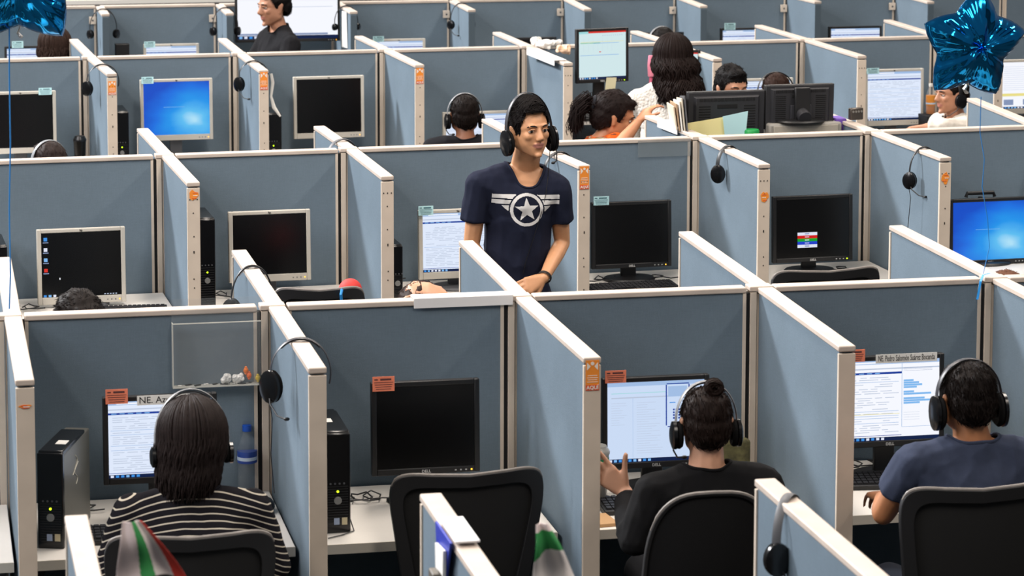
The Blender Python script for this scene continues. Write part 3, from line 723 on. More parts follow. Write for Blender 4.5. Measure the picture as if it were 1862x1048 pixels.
hang(4, 1, -1, .55, 'thin headset hung beside the very large lit screen', rad=.09, squash=1.5, thin=True, mic=False, cup=.026)
hang(4, 2, -1, .55, 'headset hung right of the very large lit screen', rad=.085, squash=1.4, thin=True, mic=False, cup=.02)
hang(4, 3, -1, .45, 'thin headset hung right of the middle back-row monitor', rad=.08, squash=1.6, thin=True, mic=True, cup=.028)
#@@PART3
# ---------------------------------------------------------------- people
def skin(name, col): return mat(name, col, .48, noise_=.06, nscale=25, bump=.08, bscale=260)
def hair_m(name, col, r=.55):
    m = mat(name, col, max(r, .6), spec=.10, noise_=.25, nscale=70); return m
_ico = None
def sph_pts(c, r):
    global _ico
    if _ico is None:
        b = bmesh.new(); bmesh.ops.create_icosphere(b, subdivisions=2, radius=1); _ico = [v.co.copy() for v in b.verts]; b.free()
    r = r if isinstance(r, (tuple, list)) else (r, r, r)
    c = V(c); return [V((p.x*r[0], p.y*r[1], p.z*r[2]))+c for p in _ico]
def blob(parts, voxel, smooth=2, T=None):
    """parts: list of hulls, each a list of (centre, radius); returns a joined, remeshed mesh"""
    bm = bmesh.new()
    for hull in parts:
        hb = bmesh.new()
        for it in hull:
            c, r = it[0], it[1]; Mx = it[2] if len(it) > 2 else None
            for p in sph_pts((0, 0, 0), r):
                if Mx: p = Mx @ p
                hb.verts.new(p+V(c))
        res = bmesh.ops.convex_hull(hb, input=hb.verts)
        junk = list({e for e in res['geom_interior']+res['geom_unused'] if isinstance(e, bmesh.types.BMVert)})
        bmesh.ops.delete(hb, geom=junk, context='VERTS')
        tmp = bpy.data.meshes.new('t'); hb.to_mesh(tmp); hb.free(); bm.from_mesh(tmp); bpy.data.meshes.remove(tmp)
    me = bpy.data.meshes.new('t'); bm.to_mesh(me); bm.free()
    if T: me.transform(T)
    o = bpy.data.objects.new('t', me); COL.objects.link(o)
    q = o.modifiers.new('r', 'REMESH'); q.mode = 'VOXEL'; q.voxel_size = voxel
    if smooth: q = o.modifiers.new('s', 'SMOOTH'); q.factor = .5; q.iterations = smooth
    bpy.context.view_layer.update()
    r = bpy.data.meshes.new_from_object(o.evaluated_get(bpy.context.evaluated_depsgraph_get()))
    bpy.data.objects.remove(o); bpy.data.meshes.remove(me)
    return r
def put(me, name, mats, parent, smooth=True):
    me.materials.clear()
    for m in (mats if isinstance(mats, (list, tuple)) else [mats]): me.materials.append(m)
    if smooth:
        for p in me.polygons: p.use_smooth = True
    o = bpy.data.objects.new(name, me); COL.objects.link(o); o.parent = parent; return o
def wrinkle(me, amp, scale, seed=0, mask=None, stretch=(1, 1, 1)):
    me.update(); ns = [v.normal.copy() for v in me.vertices]
    for v, n in zip(me.vertices, ns):
        p = V((v.co.x*stretch[0], v.co.y*stretch[1], v.co.z*stretch[2]))*scale+V((seed, seed*2, 0))
        a = noise.noise(p)+.5*noise.noise(p*2.1); a = 1-abs(a)*2
        v.co += n*amp*a*(mask(v.co) if mask else 1)
def cutaway(me, cuts):
    """cuts: (point, normal, radius): remove what lies beyond the plane near the point"""
    bm = bmesh.new(); bm.from_mesh(me)
    for p, n, R in cuts:
        p = V(p); n = V(n).normalized()
        gf = [f for f in bm.faces if (f.calc_center_median()-p).length < R]
        ge = {e for f in gf for e in f.edges}; gv = {v for f in gf for v in f.verts}
        bmesh.ops.bisect_plane(bm, geom=list(gv)+list(ge)+gf, plane_co=p, plane_no=n)
        dl = [f for f in bm.faces if (f.calc_center_median()-p).length < R*.98 and (f.calc_center_median()-p).dot(n) > 1e-5]
        bmesh.ops.delete(bm, geom=dl, context='FACES')
    bm.to_mesh(me); bm.free()
def frame_of(d, n):
    d = V(d).normalized(); n = V(n); n = (n-d*n.dot(d)).normalized(); s = d.cross(n)
    return d, n, s
def hand_parts(w, d, n, thumb, curl=(.35, .4, .3), spread=.06, k=1.0, tcurl=.3, curls=None):
    """w wrist, d towards the fingers, n out of the back of the hand, thumb=+1/-1 side of s=d x n"""
    d, n, s = frame_of(d, n); s = s*thumb; w = V(w); out = []
    kx = [.030, .010, -.010, -.029]; ky = [.088, .092, .088, .080]
    kn = [w+d*(y*k)+s*(x*k) for x, y in zip(kx, ky)]
    out.append([(w, .021*k), (w+d*.03*k+s*.018*k, .014*k), (w+d*.03*k-s*.018*k, .013*k), (kn[0], .0115*k), (kn[3], .0105*k), (kn[1], .012*k)])
    for i, (Ls, r) in enumerate((((.040, .025, .019), .0088), ((.044, .028, .020), .0090), ((.041, .026, .019), .0086), ((.032, .020, .017), .0078))):
        p = kn[i]; cu = curls[i] if curls else 1; a = 0; sd = (1.5-i)*spread
        dd = (d+s*sd).normalized()
        for j, L in enumerate(Ls):
            a += curl[j]*cu; v = dd*cos(a)-n*sin(a); q = p+v*L*k
            out.append([(p, r*k*(1-.07*j)), (q, r*k*(.93-.07*j))]); p = q
    p = w+d*.022*k+s*.020*k; a = .75
    for j, (L, r) in enumerate(((.042, .0135), (.032, .0105), (.026, .0095))):
        v = (d*cos(a)+s*sin(a)-n*(.25+.15*j)*tcurl/.3).normalized(); q = p+v*L*k
        out.append([(p, r*k), (q, r*k*.9)]); p = q; a -= tcurl
    return out
def head_parts(k=1.0, male=True, T=None):
    j = 1.08 if male else .90
    P = [[((0, -.012, .036), (.077, .092, .083)), ((0, .02, .02), (.070, .070, .07))],
         [((0, .028, -.005), (.064, .062, .06)), ((0, .052, -.088), (.031*j, .030, .020)), ((.048*j, .004, -.056), .023), ((-.048*j, .004, -.056), .023), ((0, 0, .02), (.07, .07, .06)), ((.034, .048, -.046), .022), ((-.034, .048, -.046), .022)],
         [((0, .088, .016), .0075), ((0, .108, -.020), .0095), ((.012, .096, -.027), .008), ((-.012, .096, -.027), .008)],
         [((.032, .080, .030), (.018, .010, .007)), ((-.032, .080, .030), (.018, .010, .007))],
         [((.038, .060, -.014), .022), ((0, .05, -.01), .03)], [((-.038, .060, -.014), .022), ((0, .05, -.01), .03)],
         [((0, .085, -.048), (.024, .010, .008)), ((0, .084, -.062), (.018, .010, .008))],
         [((0, .078, -.096), (.017, .014, .013))]]
    for s in (-1, 1):
        P.append([((s*.076, -.004, .012), (.006, .014, .012)), ((s*.083, -.014, .014), (.005, .012, .014)), ((s*.077, .0, -.028), (.005, .008, .010))])
    if T is None: return P
    return [[(T @ (V(it[0])*k), (tuple(q*k for q in it[1]) if isinstance(it[1], tuple) else it[1]*k), T.to_3x3()) for it in h] for h in P]
def capsule(a, ra, b, rb): return [(V(a), ra), (V(b), rb)]
def person(label, base, rz, J, skin_c='b98565', hair_c='15100e', top_c=None, male=True, yaw=0, pitch=0, roll=0, voxel=.007, k=1.0, sleeve=.55, legs=True,
           trousers='1c222c', hands=((0, 0), (0, 0)), top_rough=.9, top_mat=None, face=True, girth=1.0, arms=True, topname='shirt', scoop=.0, nw=1.0):
    """J: joints in the person's own frame: facing +y, x to the right. head, neck, chest, hip, shL, elL, wrL, shR, elR, wrR (L = -x)"""
    t = thing('person', label, 'person', base, rz)
    J = {a: V(b) for a, b in J.items()}
    HT = M.Translation(J['head']) @ Euler((pitch, roll, yaw), 'XYZ').to_matrix().to_4x4()
    P = head_parts(k, male, HT); g = girth
    P.append([(J['neck']+V((0, -.005, -.03)), (.060*g*nw, .056, .03)), (J['head']+V((0, -.015, -.06)), .052*nw)])
    tor = [[(J['chest'], (.150*g, .105*g, .13)), (J['shL']*.82+J['chest']*.18+V((0, 0, .0)), .052), (J['shR']*.82+J['chest']*.18, .052), (J['neck']+V((0, -.01, -.045)), (.055, .05, .025))],
           [(J['neck']+V((0, -.012, -.03)), (.056*g, .046, .03)), (J['shL']*.95+J['neck']*.05+V((0, 0, -.004)), .048), (J['shR']*.95+J['neck']*.05+V((0, 0, -.004)), .048), (J['chest'], (.12*g, .10*g, .10))],
           [(J['chest']+V((0, 0, -.05)), (.145*g, .10*g, .10)), (J['hip']+V((0, 0, .10)), (.135*g, .10*g, .10))], [(J['hip']+V((0, 0, .1)), (.135*g, .10*g, .09)), (J['hip'], (.165*g, .115*g, .10))]]
    arm = []; fore = []
    if arms:
        for s in 'LR':
            arm += [capsule(J['sh'+s], .052*g**.5, (J['sh'+s]+J['el'+s])/2, .045), capsule((J['sh'+s]+J['el'+s])/2, .044, J['el'+s], .036)]
            mid = J['el'+s].lerp(J['wr'+s], .3)
            fore += [capsule(J['el'+s], .036, mid, .037), capsule(mid, .037, J['wr'+s], .024)]
            hd = hands[0 if s == 'L' else 1]
            if hd and hd[0] is not None and not isinstance(hd[0], int):
                fore += hand_parts(J['wr'+s], hd[0], hd[1], hd[2], **(hd[3] if len(hd) > 3 else {}))
            else:
                d = (J['wr'+s]-J['el'+s]).normalized()
                fore += hand_parts(J['wr'+s], d, V((0, -.2, 1)), 1 if s == 'L' else -1)
    lg = []; shoes = []
    if legs:
        for s in (-1, 1):
            hp = J['hip']+V((s*.085, 0, -.02)); kn = J.get('knL' if s < 0 else 'knR', J['hip']+V((s*.11, .42, .02))); an = J.get('anL' if s < 0 else 'anR', V((kn.x, kn.y+.02, .09)))
            lg += [capsule(hp, .085, kn, .058), capsule(kn, .056, kn.lerp(an, .35), .056), capsule(kn.lerp(an, .35), .056, an, .036)]
            fo = J.get('foot', V((0, .15, 0)))
            shoes.append([(V((an.x, an.y-.03, .042)), (.035, .045, .042)), (V((an.x, an.y, .03))+fo*.9, (.042, .05, .028))])
    body = blob(P+tor+arm+fore+[[(c, r*.9 if not isinstance(r, tuple) else tuple(q*.9 for q in r)) for c, r in h] for h in lg]+[[(h[0][0], .03)] for h in shoes], voxel, 4 if voxel < .0065 else 2)
    body.transform(M.Identity(4))
    # sculpt the face
    Hi = HT.inverted()
    if face:
        for v in body.vertices:
            p = (Hi @ v.co)/k
            if p.length > .16 or p.y < .03: continue
            for sx in (-1, 1):
                d2 = ((p.x-sx*.032)/.018)**2+((p.z-.008)/.011)**2
                v.co -= (HT.to_3x3() @ V((0, 1, 0)))*(.0065*math.exp(-d2))*k
            d2 = (p.x/.030)**2+((p.z+.0545)/.0035)**2; v.co -= (HT.to_3x3() @ V((0, 1, 0)))*(.0034*math.exp(-d2))*k
    SK = skin('skin_'+skin_c, skin_c); LIP = mat('lips_'+skin_c, {'b98565': 'a8705c'}.get(skin_c, 'b07465'), .45)
    bo = put(body, 'body', [SK, LIP], t)
    if face:
        for p_ in body.polygons:
            c = (Hi @ p_.center)/k
            if c.y > .07 and ((c.x/.027)**2+((c.z+.054)/.0125)**2) < 1: p_.material_index = 1
        EW = mat('eye_white', 'b9b0a8', .3); IR = mat('iris_dark', '1a0f0a', .2); BR = mat('brow_'+hair_c, hair_c, .8)
        for s in (-1, 1):
            ET = HT @ M.Diagonal((k, k, k, 1))
            m = MB(); m.ell((s*.032, .0735, .008), (.0135, .0090, .0075), 0, ET, 14, 10); m.ell((s*.032+.0015, .0785, .0075), (.0066, .0062, .0066), 1, ET, 10, 8)
            m.build('eye', [EW, IR], t)
            m = MB(); m.tube([(s*.017, .085, .014), (s*.026, .0885, .0185), (s*.036, .086, .0185), (s*.047, .077, .012)], [.0022, .003, .003, .002], 6, 0, ET)
            m.build('eyelid', SK, t)
            m = MB(); m.tube([(s*.013, .0925, .0275), (s*.026, .0925, .0325), (s*.040, .086, .0325), (s*.052, .072, .026)], [.0016, .0026, .0023, .0012], 6, 0, ET, flat=(1.3, .6, (0, 0, 1)))
            m.build('eyebrow', BR, t)
    # clothes
    def grow(hs, d): return [[(c, tuple(q+d for q in r) if isinstance(r, tuple) else r+d) for c, r in [(it[0], it[1]) for it in h]] for h in hs]
    if top_c or top_mat:
        TM = top_mat or mat('cloth_'+top_c, top_c, top_rough, noise_=.08, nscale=40, bump=.2, bscale=500, spec=.15, sheen=.0)
        sl = []
        cuts = []
        if arms:
            for s in 'LR':
                a, e, w_ = J['sh'+s], J['el'+s], J['wr'+s]
                if sleeve <= 1: q = a.lerp(e, sleeve); dd_ = e-a; r1 = .064
                else: q = e.lerp(w_, sleeve-1); dd_ = w_-e; r1 = .040
                Q = dd_.to_track_quat('Z', 'Y').to_matrix().to_4x4(); dn = dd_.normalized()
                disc = (q-dn*.004, (r1, r1, .006), Q)
                if sleeve <= 1: sl.append([(a+V((0, 0, -.004)), .064*g**.5), disc])
                else: sl += [[(a+V((0, 0, -.004)), .064*g**.5), (e, .050)], [(e, .049), disc]]
        tc_ = grow(tor, .013)+[[(J['hip']+V((0, 0, -.03)), (.168*g, .125*g, .05)), (J['hip']+V((0, 0, .08)), (.15*g, .115*g, .06))]]+sl
        sh = blob(tc_, max(.006, voxel), 3)
        wrinkle(sh, .0055, 9, seed=len(label), stretch=(1, 1, .6))
        cx_, cy_ = J['neck'].x, J['neck'].y-.004; ax_, ay_ = .080*g*nw, .070+scoop*1.4
        bm = bmesh.new(); bm.from_mesh(sh)
        bmesh.ops.delete(bm, geom=[f for f in bm.faces for c in [f.calc_center_median()] if ((c.x-cx_)/ax_)**2+((c.y-cy_)/(ay_ if c.y > cy_ else .060))**2 < 1 and c.z > J['neck'].z-.16 and (c.y > cy_ or c.z > J['neck'].z-.12)], context='FACES')
        bd = [e for e in bm.edges if e.is_boundary]; loops = []
        left = set(bd)
        while left:
            e = left.pop(); lp_ = [e.verts[0], e.verts[1]]
            while True:
                nx_ = [q for q in lp_[-1].link_edges if q in left]
                if not nx_: break
                left.discard(nx_[0]); lp_.append(nx_[0].other_vert(lp_[-1]))
            loops.append(lp_)
        lp_ = max(loops, key=len) if loops else []
        if len(lp_) > 12:
            if lp_[0] is lp_[-1]: lp_ = lp_[:-1]
            n_ = len(lp_)
            for it in range(14):
                co = [v.co.copy() for v in lp_]
                for i in range(n_): lp_[i].co = (co[i-1]+co[i]*2+co[(i+1) % n_])/4
            ring = [v.co.copy() for v in lp_]; ring.append(ring[0].copy())
        else: ring = None
        bm.to_mesh(sh); bm.free()
        put(sh, topname, TM, t)
        if ring:
            m = MB(); m.tube(ring[::2]+[ring[0]], .0055, 6, cap=False); m.build('collar', TM, t)
    if legs:
        TR = mat('trousers_'+trousers, trousers, .9, bump=.2, bscale=400, spec=.15)
        lp = grow([tor[3]]+lg, .010)
        if top_c or top_mat: lp[0] = [(c, tuple(q-.006 for q in r)) for c, r in lp[0]]
        tr = blob(lp, .010, 2); put(tr, 'trousers', TR, t)
        put(blob(shoes, .008, 2), 'shoes', mat('dark_shoe', '17171a', .5), t)
    return t, HT, J
def cap_hair(t, HT, col, k=1.0, front=.045, drop=-.02, back=-.07, vol=.008, seed=0, tufts=0, strands=1200, curl=.004, name='hair', top_vol=0, side=0, fz=.06):
    """short hair: a shell over the skull plus many fine strands"""
    HM = hair_m('hair_'+col, col)
    P = [[((0, -.016, .040), (.080+vol, .094+vol, .084+vol+top_vol))], [((0, -.045, .0), (.074+vol, .062+vol, .075+vol))],
         [((0, .04, .088), (.058, .045, .022+top_vol))]]
    me = blob(P, .005, 2)
    bm = bmesh.new(); bm.from_mesh(me); dl = []
    for f in bm.faces:
        c = f.calc_center_median(); lim = fz if c.y > front else (drop if c.y > -.02 else drop+(back-drop)*min(1, (-.02-c.y)/.05))
        lim += .006*noise.noise(c*60)
        if c.y > front-.03 and c.y <= front: lim = drop+(fz-drop)*((c.y-(front-.03))/.03)
        if c.z < lim: dl.append(f)
    bmesh.ops.delete(bm, geom=dl, context='FACES')
    for v in bm.verts: v.co += v.normal*(.0022*noise.noise(V((v.co.x*160, v.co.y*40, v.co.z*40))+V((seed, 0, 0))))
    bm.to_mesh(me); bm.free()
    sc = M.Diagonal((k, k, k, 1)); me.transform(HT @ sc)
    o = put(me, name, HM, t)
    if strands:
        rnd = random.Random(seed+5); bv = BVHTree.FromPolygons([v.co for v in me.vertices], [tuple(p.vertices) for p in me.polygons])
        m = MB(); X3 = HT.to_3x3()
        ps = list(me.polygons)
        for i in range(strands):
            p = rnd.choice(ps); q = HT.inverted() @ p.center; n = X3.inverted() @ p.normal
            L = rnd.uniform(.012, .028)
            d = V((q.x*.5+rnd.gauss(0, .1)*side, -.25-q.y*.2, -q.z*.2-.4)) if q.y < front-.02 else V((q.x*1.5+side, .5, .1+top_vol*10))
            d = (d-n*d.dot(n)); d.normalize()
            a = q-n*.002; b = a+d*L*.5+n*rnd.uniform(.001, curl); c = a+d*L+n*rnd.uniform(-.001, curl)+V((rnd.gauss(0, .002), rnd.gauss(0, .002), 0))
            m.tube([a, b, c], [.0013, .0012, .0003], 3, 0, HT, cap=False)
        so = m.build('hair_strands', HM, o); so['kind'] = 'stuff'
    return o
def long_hair(t, HT, col, k=1.0, length=.30, n=420, spread=1.0, gather=None, wave=0, seed=1, part_y=.03, r=.0042, lo=-.0, tail=1.0, back_only=False, vol=.012, sheen_r=.34, front_open=.75, bias=None):
    HM = hair_m('long_hair_'+col, col, sheen_r)
    me = blob([[((0, -.014, .036), (.080+vol*.6, .094+vol*.6, .086+vol*.6))], [((0, -.05, -.02), (.074+vol*.5, .055+vol*.5, .08))]], .006, 2)
    bm = bmesh.new(); bm.from_mesh(me)
    bmesh.ops.delete(bm, geom=[f for f in bm.faces if f.calc_center_median().y > .02 and f.calc_center_median().z < .055+.5*(f.calc_center_median().y-.06) or f.calc_center_median().z < -.085], context='FACES')
    bm.to_mesh(me); bm.free(); me.transform(HT @ M.Diagonal((k, k, k, 1)))
    o = put(me, 'hair', HM, t)
    rnd = random.Random(seed); m = MB(); C = V((0, -.012, .034)); Rx, Ry, Rz = .082+vol, .096+vol, .088+vol
    down = HT.to_3x3().inverted() @ V((0, 0, -1)); bi = (HT.to_3x3().inverted() @ V(bias)) if bias else V((0, 0, 0))
    for i in range(n):
        ph = rnd.uniform(pi*(1-front_open), pi*(1+front_open))+pi/2-pi   # azimuth, back = -y
        ph = rnd.uniform(-pi/2-pi*front_open, -pi/2+pi*front_open)
        jr = 1+rnd.uniform(-.06, .05); s0 = rnd.uniform(.05, .55); pts = []; phw = rnd.uniform(0, 6.28)
        te = pi*.54
        for j in range(7):
            th = s0+(te-s0)*j/6
            pts.append(C+V((Rx*jr*sin(th)*cos(ph), Ry*jr*sin(th)*sin(ph), Rz*jr*cos(th))))
        LL = length*rnd.uniform(.78, 1.05)*tail
        p = pts[-1]; steps = 10
        for j in range(steps):
            f = (j+1)/steps
            d = down.copy()*1.0+bi+V((-p.x*spread*1.2, (-.06-p.y)*spread*.8, 0))*(1 if gather is None else gather*(.5+f))
            if wave: d += V((sin(phw+f*14), cos(phw*1.7+f*12), 0))*wave
            d.normalize(); p = p+d*(LL/steps); pts.append(p)
        rs = [r*.7]*2+[r]*(len(pts)-6)+[r*.85, r*.65, r*.4, r*.12]
        m.tube([q*k for q in pts], rs, 5, 0, HT, cap=False)
    so = m.build('hair_strands', HM, o, ang=80); so['kind'] = 'stuff'
    return o
def worn(label, t, HT, rad=.088, squash=1.25, band=BLK, mic=True, k=1, dz=0, tiltx=0, cup=.036, side=1):
    Wm = M.Translation(t.location) @ M.Rotation(t.rotation_euler.z, 4, 'Z') @ HT @ M.Translation((0, -.008, .012+dz)) @ M.Rotation(tiltx, 4, 'X')
    h = headset(label, Wm.to_translation(), Wm.to_euler(), rad=rad*k, squash=squash, band=band, mic=mic, cup=cup, my=1)
    return h
GB = mat('headset_grey_band', '77787a', .4)
# --- seated joint template (facing +y, origin on the floor under the hips)
def seated(lean=.05, hz=.60, sw=.185, shz=1.02, hd=1.235, **kw):
    J = dict(hip=(0, 0, hz), chest=(0, lean*.7, shz-.13), neck=(0, lean*1.0, shz+.07), head=(0, lean*1.3+.02, hd),
             shL=(-sw, lean, shz), shR=(sw, lean, shz), elL=(-sw-.06, lean+.10, shz-.27), elR=(sw+.06, lean+.10, shz-.27),
             wrL=(-.14, lean+.34, shz-.25), wrR=(.14, lean+.34, shz-.25))
    J.update(kw); return J
def to_local(P, base, rz): return M.Rotation(-rz, 4, 'Z') @ (V(P)-V(base))
# 1 striped-top woman --------------------------------------------------
def stripes():
    m = mat('striped_knit', '16151a', .9, bump=.15, bscale=500, spec=.1); nt = m.node_tree; b = nt.nodes['Principled BSDF']
    tc = nt.nodes.new('ShaderNodeTexCoord'); sx = nt.nodes.new('ShaderNodeSeparateXYZ'); nt.links.new(tc.outputs['Object'], sx.inputs[0])
    def mth(op, x, y=0, z=None):
        n = nt.nodes.new('ShaderNodeMath'); n.operation = op
        for i, q in enumerate((x, y, z)):
            if q is None: continue
            if isinstance(q, (int, float)): n.inputs[i].default_value = q
            else: nt.links.new(q, n.inputs[i])
        return n.outputs[0]
    x2 = mth('MULTIPLY', sx.outputs[0], sx.outputs[0]); zz = mth('ADD', sx.outputs[2], mth('MULTIPLY', x2, .9))
    nz = nt.nodes.new('ShaderNodeTexNoise'); nz.inputs['Scale'].default_value = 5; nt.links.new(tc.outputs['Object'], nz.inputs['Vector'])
    zz = mth('ADD', zz, mth('MULTIPLY', nz.outputs['Fac'], .02))
    fr = mth('FRACT', mth('MULTIPLY', zz, 1/.0185)); st = mth('LESS_THAN', fr, .19)
    mx = nt.nodes.new('ShaderNodeMix'); mx.data_type = 'RGBA'; nt.links.new(st, mx.inputs[0]); mx.inputs[6].default_value = lin('17161b'); mx.inputs[7].default_value = lin('b9b1a2')
    nt.links.new(mx.outputs[2], b.inputs['Base Color']); return m
Y1 = 8.55; hp = U(352, 800, Y1); B1 = V((hp.x-.02, Y1-.12, 0)); rz1 = -.08
hz = hp.z-.012
t1, HT1, J1 = person('woman in a black top with thin cream stripes, sitting back to camera', B1, rz1,
    seated(lean=.10, sw=.180, shz=hz-.205, hd=hz+.0, head=(.005, .15, hz-.005), neck=(0, .11, hz-.135), elL=(-.255, .06, .80), elR=(.25, .08, .80), wrL=(-.18, .36, .80), wrR=(.20, .36, .80)),
    top_mat=stripes(), sleeve=1.8, girth=1.12, pitch=-.2, yaw=.12, male=False, voxel=.008, skin_c='b98565')
long_hair(t1, HT1, '241d1c', length=.20, n=700, spread=.9, gather=1.2, wave=.28, bias=(-.12, -.1, 0), seed=3, vol=.022, r=.0045, front_open=.62)
worn('black and grey headset worn by the striped-top woman', t1, HT1, rad=.114, squash=1.34, band=GB, mic=False, tiltx=-.02, cup=.026)
# 2 bun woman ----------------------------------------------------------
Y2 = 8.45; hp = U(1283, 772, Y2); B2 = V((hp.x, Y2-.10, 0)); rz2 = .0
J = seated(lean=.06, sw=.185, shz=hp.z-.19, hd=hp.z, head=(.0, .10, hp.z), neck=(-.005, .075, hp.z-.115))
Wl = to_local(U(1138, 896, 8.60), B2, rz2); El = to_local(U(1152, 985, 8.38), B2, rz2)
J['wrL'] = Wl; J['elL'] = El; J['shL'] = (-.178, .06, hp.z-.20); J['wrR'] = (.16, .36, .80)
t2, HT2, J2 = person('woman with a hair bun in a black cardigan, left hand raised, back to camera', B2, rz2, J,
    top_c='0f0f11', sleeve=1.86, pitch=-.10, yaw=-.05, male=False, voxel=.005, skin_c='c9987c', hair_c='1d1310', trousers='15161a',
    hands=((V((-.70, .10, .66)), V((-.15, -1, 0)), 1, dict(curl=(.2, .25, .2), spread=.10, tcurl=-.08, curls=(0, .8, 1.3, 1.6), k=.98)), (0, 0)))
cap_hair(t2, HT2, '1e1512', drop=-.035, back=-.085, vol=.003, strands=1500, seed=4, fz=.07)
m = MB(); X = HT2
rnd = random.Random(3)
for i in range(150):
    a0 = rnd.uniform(0, 6.28); R0_ = rnd.uniform(.008, .030); zz = rnd.uniform(-.016, .02)
    m.tube([(.012+R0_*cos(a0+q*.5), -.052-.018+zz*.5+.004*sin(q), .125+R0_*.8*sin(a0+q*.5)+zz*.3) for q in range(9)], [.001]+[.0032]*7+[.001], 4, 0, X)
m.build('hair_bun', hair_m('hair_1e1512', '1e1512'), t2)['kind'] = 'stuff'
worn('black headset with grey band worn by the hair-bun woman', t2, HT2, rad=.098, squash=1.28, band=GB, mic=True)
MB().tube([J2['wrL']+V((.022*cos(q), .024*sin(q), -.004)) for q in [i*2*pi/16 for i in range(17)]], .0045, 6, flat=(1.5, .6, (0, 0, 1))).build('watch_strap', SILV, t2)
m = MB(); m.cyl(J2['wrL']+V((-.008, -.026, -.004)), J2['wrL']+V((-.010, -.036, -.004)), .013, 16); m.build('watch_face', mat('pearl_watch', 'd8d2c8', .25), t2)
# 3 navy-tee man -------------------------------------------------------
Y3 = 8.15; hp = U(1764, 727, Y3); B3 = V((hp.x-.01, Y3-.08, 0)); rz3 = .02
J = seated(lean=.05, sw=.20, shz=hp.z-.185, hd=hp.z, head=(0, .07, hp.z), neck=(.01, .05, hp.z-.105))
J['elL'] = to_local(U(1606, 935, 8.20), B3, rz3); J['wrL'] = to_local(U(1604, 905, 8.50), B3, rz3); J['wrR'] = (.16, .42, .80)
J['shL'] = to_local(U(1664, 842, 8.12), B3, rz3)
t3, HT3, J3 = person('man in a navy tee typing, over-ear headset, back to camera', B3, rz3, J,
    top_c='363d50', sleeve=.62, pitch=-.10, voxel=.006, skin_c='a9714c', hair_c='120e0c', trousers='20242e', k=1.0, girth=1.06,
    hands=((V((.18, 1, -.15)), V((0, .1, 1)), 1, dict(curl=(.35, .5, .3), spread=.09)), (0, 0)))
cap_hair(t3, HT3, '17110f', drop=-.03, back=-.078, vol=.004, strands=2200, seed=8, curl=.006, fz=.07)
worn('black over-ear headset worn by the navy-tee man', t3, HT3, rad=.106, squash=1.12, band=mat('matte_dark_band', '26262a', .4), mic=False, cup=.044)
m = MB(); m.tube([J3['neck']+V((.064*cos(q), .060*sin(q)+.004, -.022-.010*sin(q))) for q in [i*2*pi/24 for i in range(25)]], .0014, 5); m.build('neck_chain', mat('silver_chain', 'c8c0b4', .3, 1), t3)
# the standing man -----------------------------------------------------
Ym = 12.0; hp = U(962, 238, Ym); BM_ = V((U(942, 545, Ym).x, Ym, 0)); rzm = pi-.06
tl_ = lambda px, py, Y=Ym: to_local(U(px, py, Y), BM_, rzm)
J = dict(head=tl_(963, 237, 11.97), neck=tl_(954, 294, 12.03), shR=tl_(873, 333, 12.0), shL=tl_(1012, 342, 12.0), chest=tl_(944, 372, 12.02), hip=tl_(937, 545, 12.04),
         elR=tl_(857, 448, 12.02), wrR=tl_(912, 532, 11.82), elL=tl_(1022, 442, 12.04), wrL=tl_(989, 506, 11.84))
J['knL'] = J['hip']+V((-.10, .02, -.42)); J['knR'] = J['hip']+V((.10, .04, -.42)); J['anL'] = V((J['knL'].x, J['knL'].y-.02, .09)); J['anR'] = V((J['knR'].x, J['knR'].y-.02, .09))
tm, HTm, JM = person('man standing in a navy tee with white star print, wearing a headset', BM_, rzm, J, top_c='1d2132', sleeve=.60, yaw=.33, pitch=-.02, roll=.03,
    voxel=.0045, skin_c='cb946c', hair_c='120e0e', trousers='26303f', k=1.02, girth=.96, scoop=.026, nw=1.14, hands=((V((1, .35, -.35)), V((-.1, 1, .35)), -1, dict(curl=(.5, .5, .35), spread=.04)), (0, 0)))
# shirt hem below the belt, sleeve and print
shirt = [c for c in tm.children if c.name.startswith('shirt')][0]
wm = M.Translation(tm.location) @ M.Rotation(rzm, 4, 'Z')
bv = BVHTree.FromPolygons([wm @ v.co for v in shirt.data.vertices], [tuple(p.vertices) for p in shirt.data.polygons])
def onshirt(px, py, off=.0015):
    P = U(px, py, Ym); h_ = bv.ray_cast(V((P.x, P.y-1, P.z)), V((0, 1, 0)))[0]
    return (h_ or P)+V((0, -off, 0))
def printed(x, y):
    r_ = math.hypot(x, y)
    if 24.5 < r_ < 30: return True
    if r_ <= 24:
        a_ = math.atan2(x-.0, -y)+.05; seg = 2*pi/5; f = abs(((a_+seg/2) % seg)-seg/2)
        R1, R2 = 22.5, 9.2
        # edge from tip (angle 0, R1) to notch (angle seg/2, R2)
        x1, y1, x2_, y2_ = R1, 0, R2*cos(seg/2), R2*sin(seg/2); xx, yy = r_*cos(f), r_*sin(f)
        return (x2_-x1)*(yy-y1)-(y2_-y1)*(xx-x1) > 0
    ax = abs(x); y = y-.02*x
    if r_ < 32.5: return False
    if -27 < y < -19.5 and 14 < ax < 61 and ax > 8+(27+y): return True
    if -17 < y < -9.5 and ax < 61: return True
    if -7 < y < 2.5 and 26 < ax < 45-(y+7)*1.1: return True
    return False
m = MB(); st = .8; wi = wm.inverted()
iy = -31
while iy < 31:
    ix = -62
    while ix < 62:
        if printed(ix+st/2, iy+st/2):
            m.quad(*[wi @ onshirt(950+ix+a_, 376+iy+b_) for a_, b_ in ((0, 0), (0, st), (st, st), (st, 0))])
        ix += st
    iy += st
m.build('chest_print', mat('white_print', 'dcdad8', .8), tm, weld=.0003)['label'] = 'white star in a ring with striped wings'
cap_hair(tm, HTm, '120e0e', k=1.02, drop=-.035, back=-.095, vol=.009, strands=3200, seed=2, top_vol=.010, curl=.005, fz=.088, front=.060, side=.6)
m = MB(); rnd = random.Random(12)
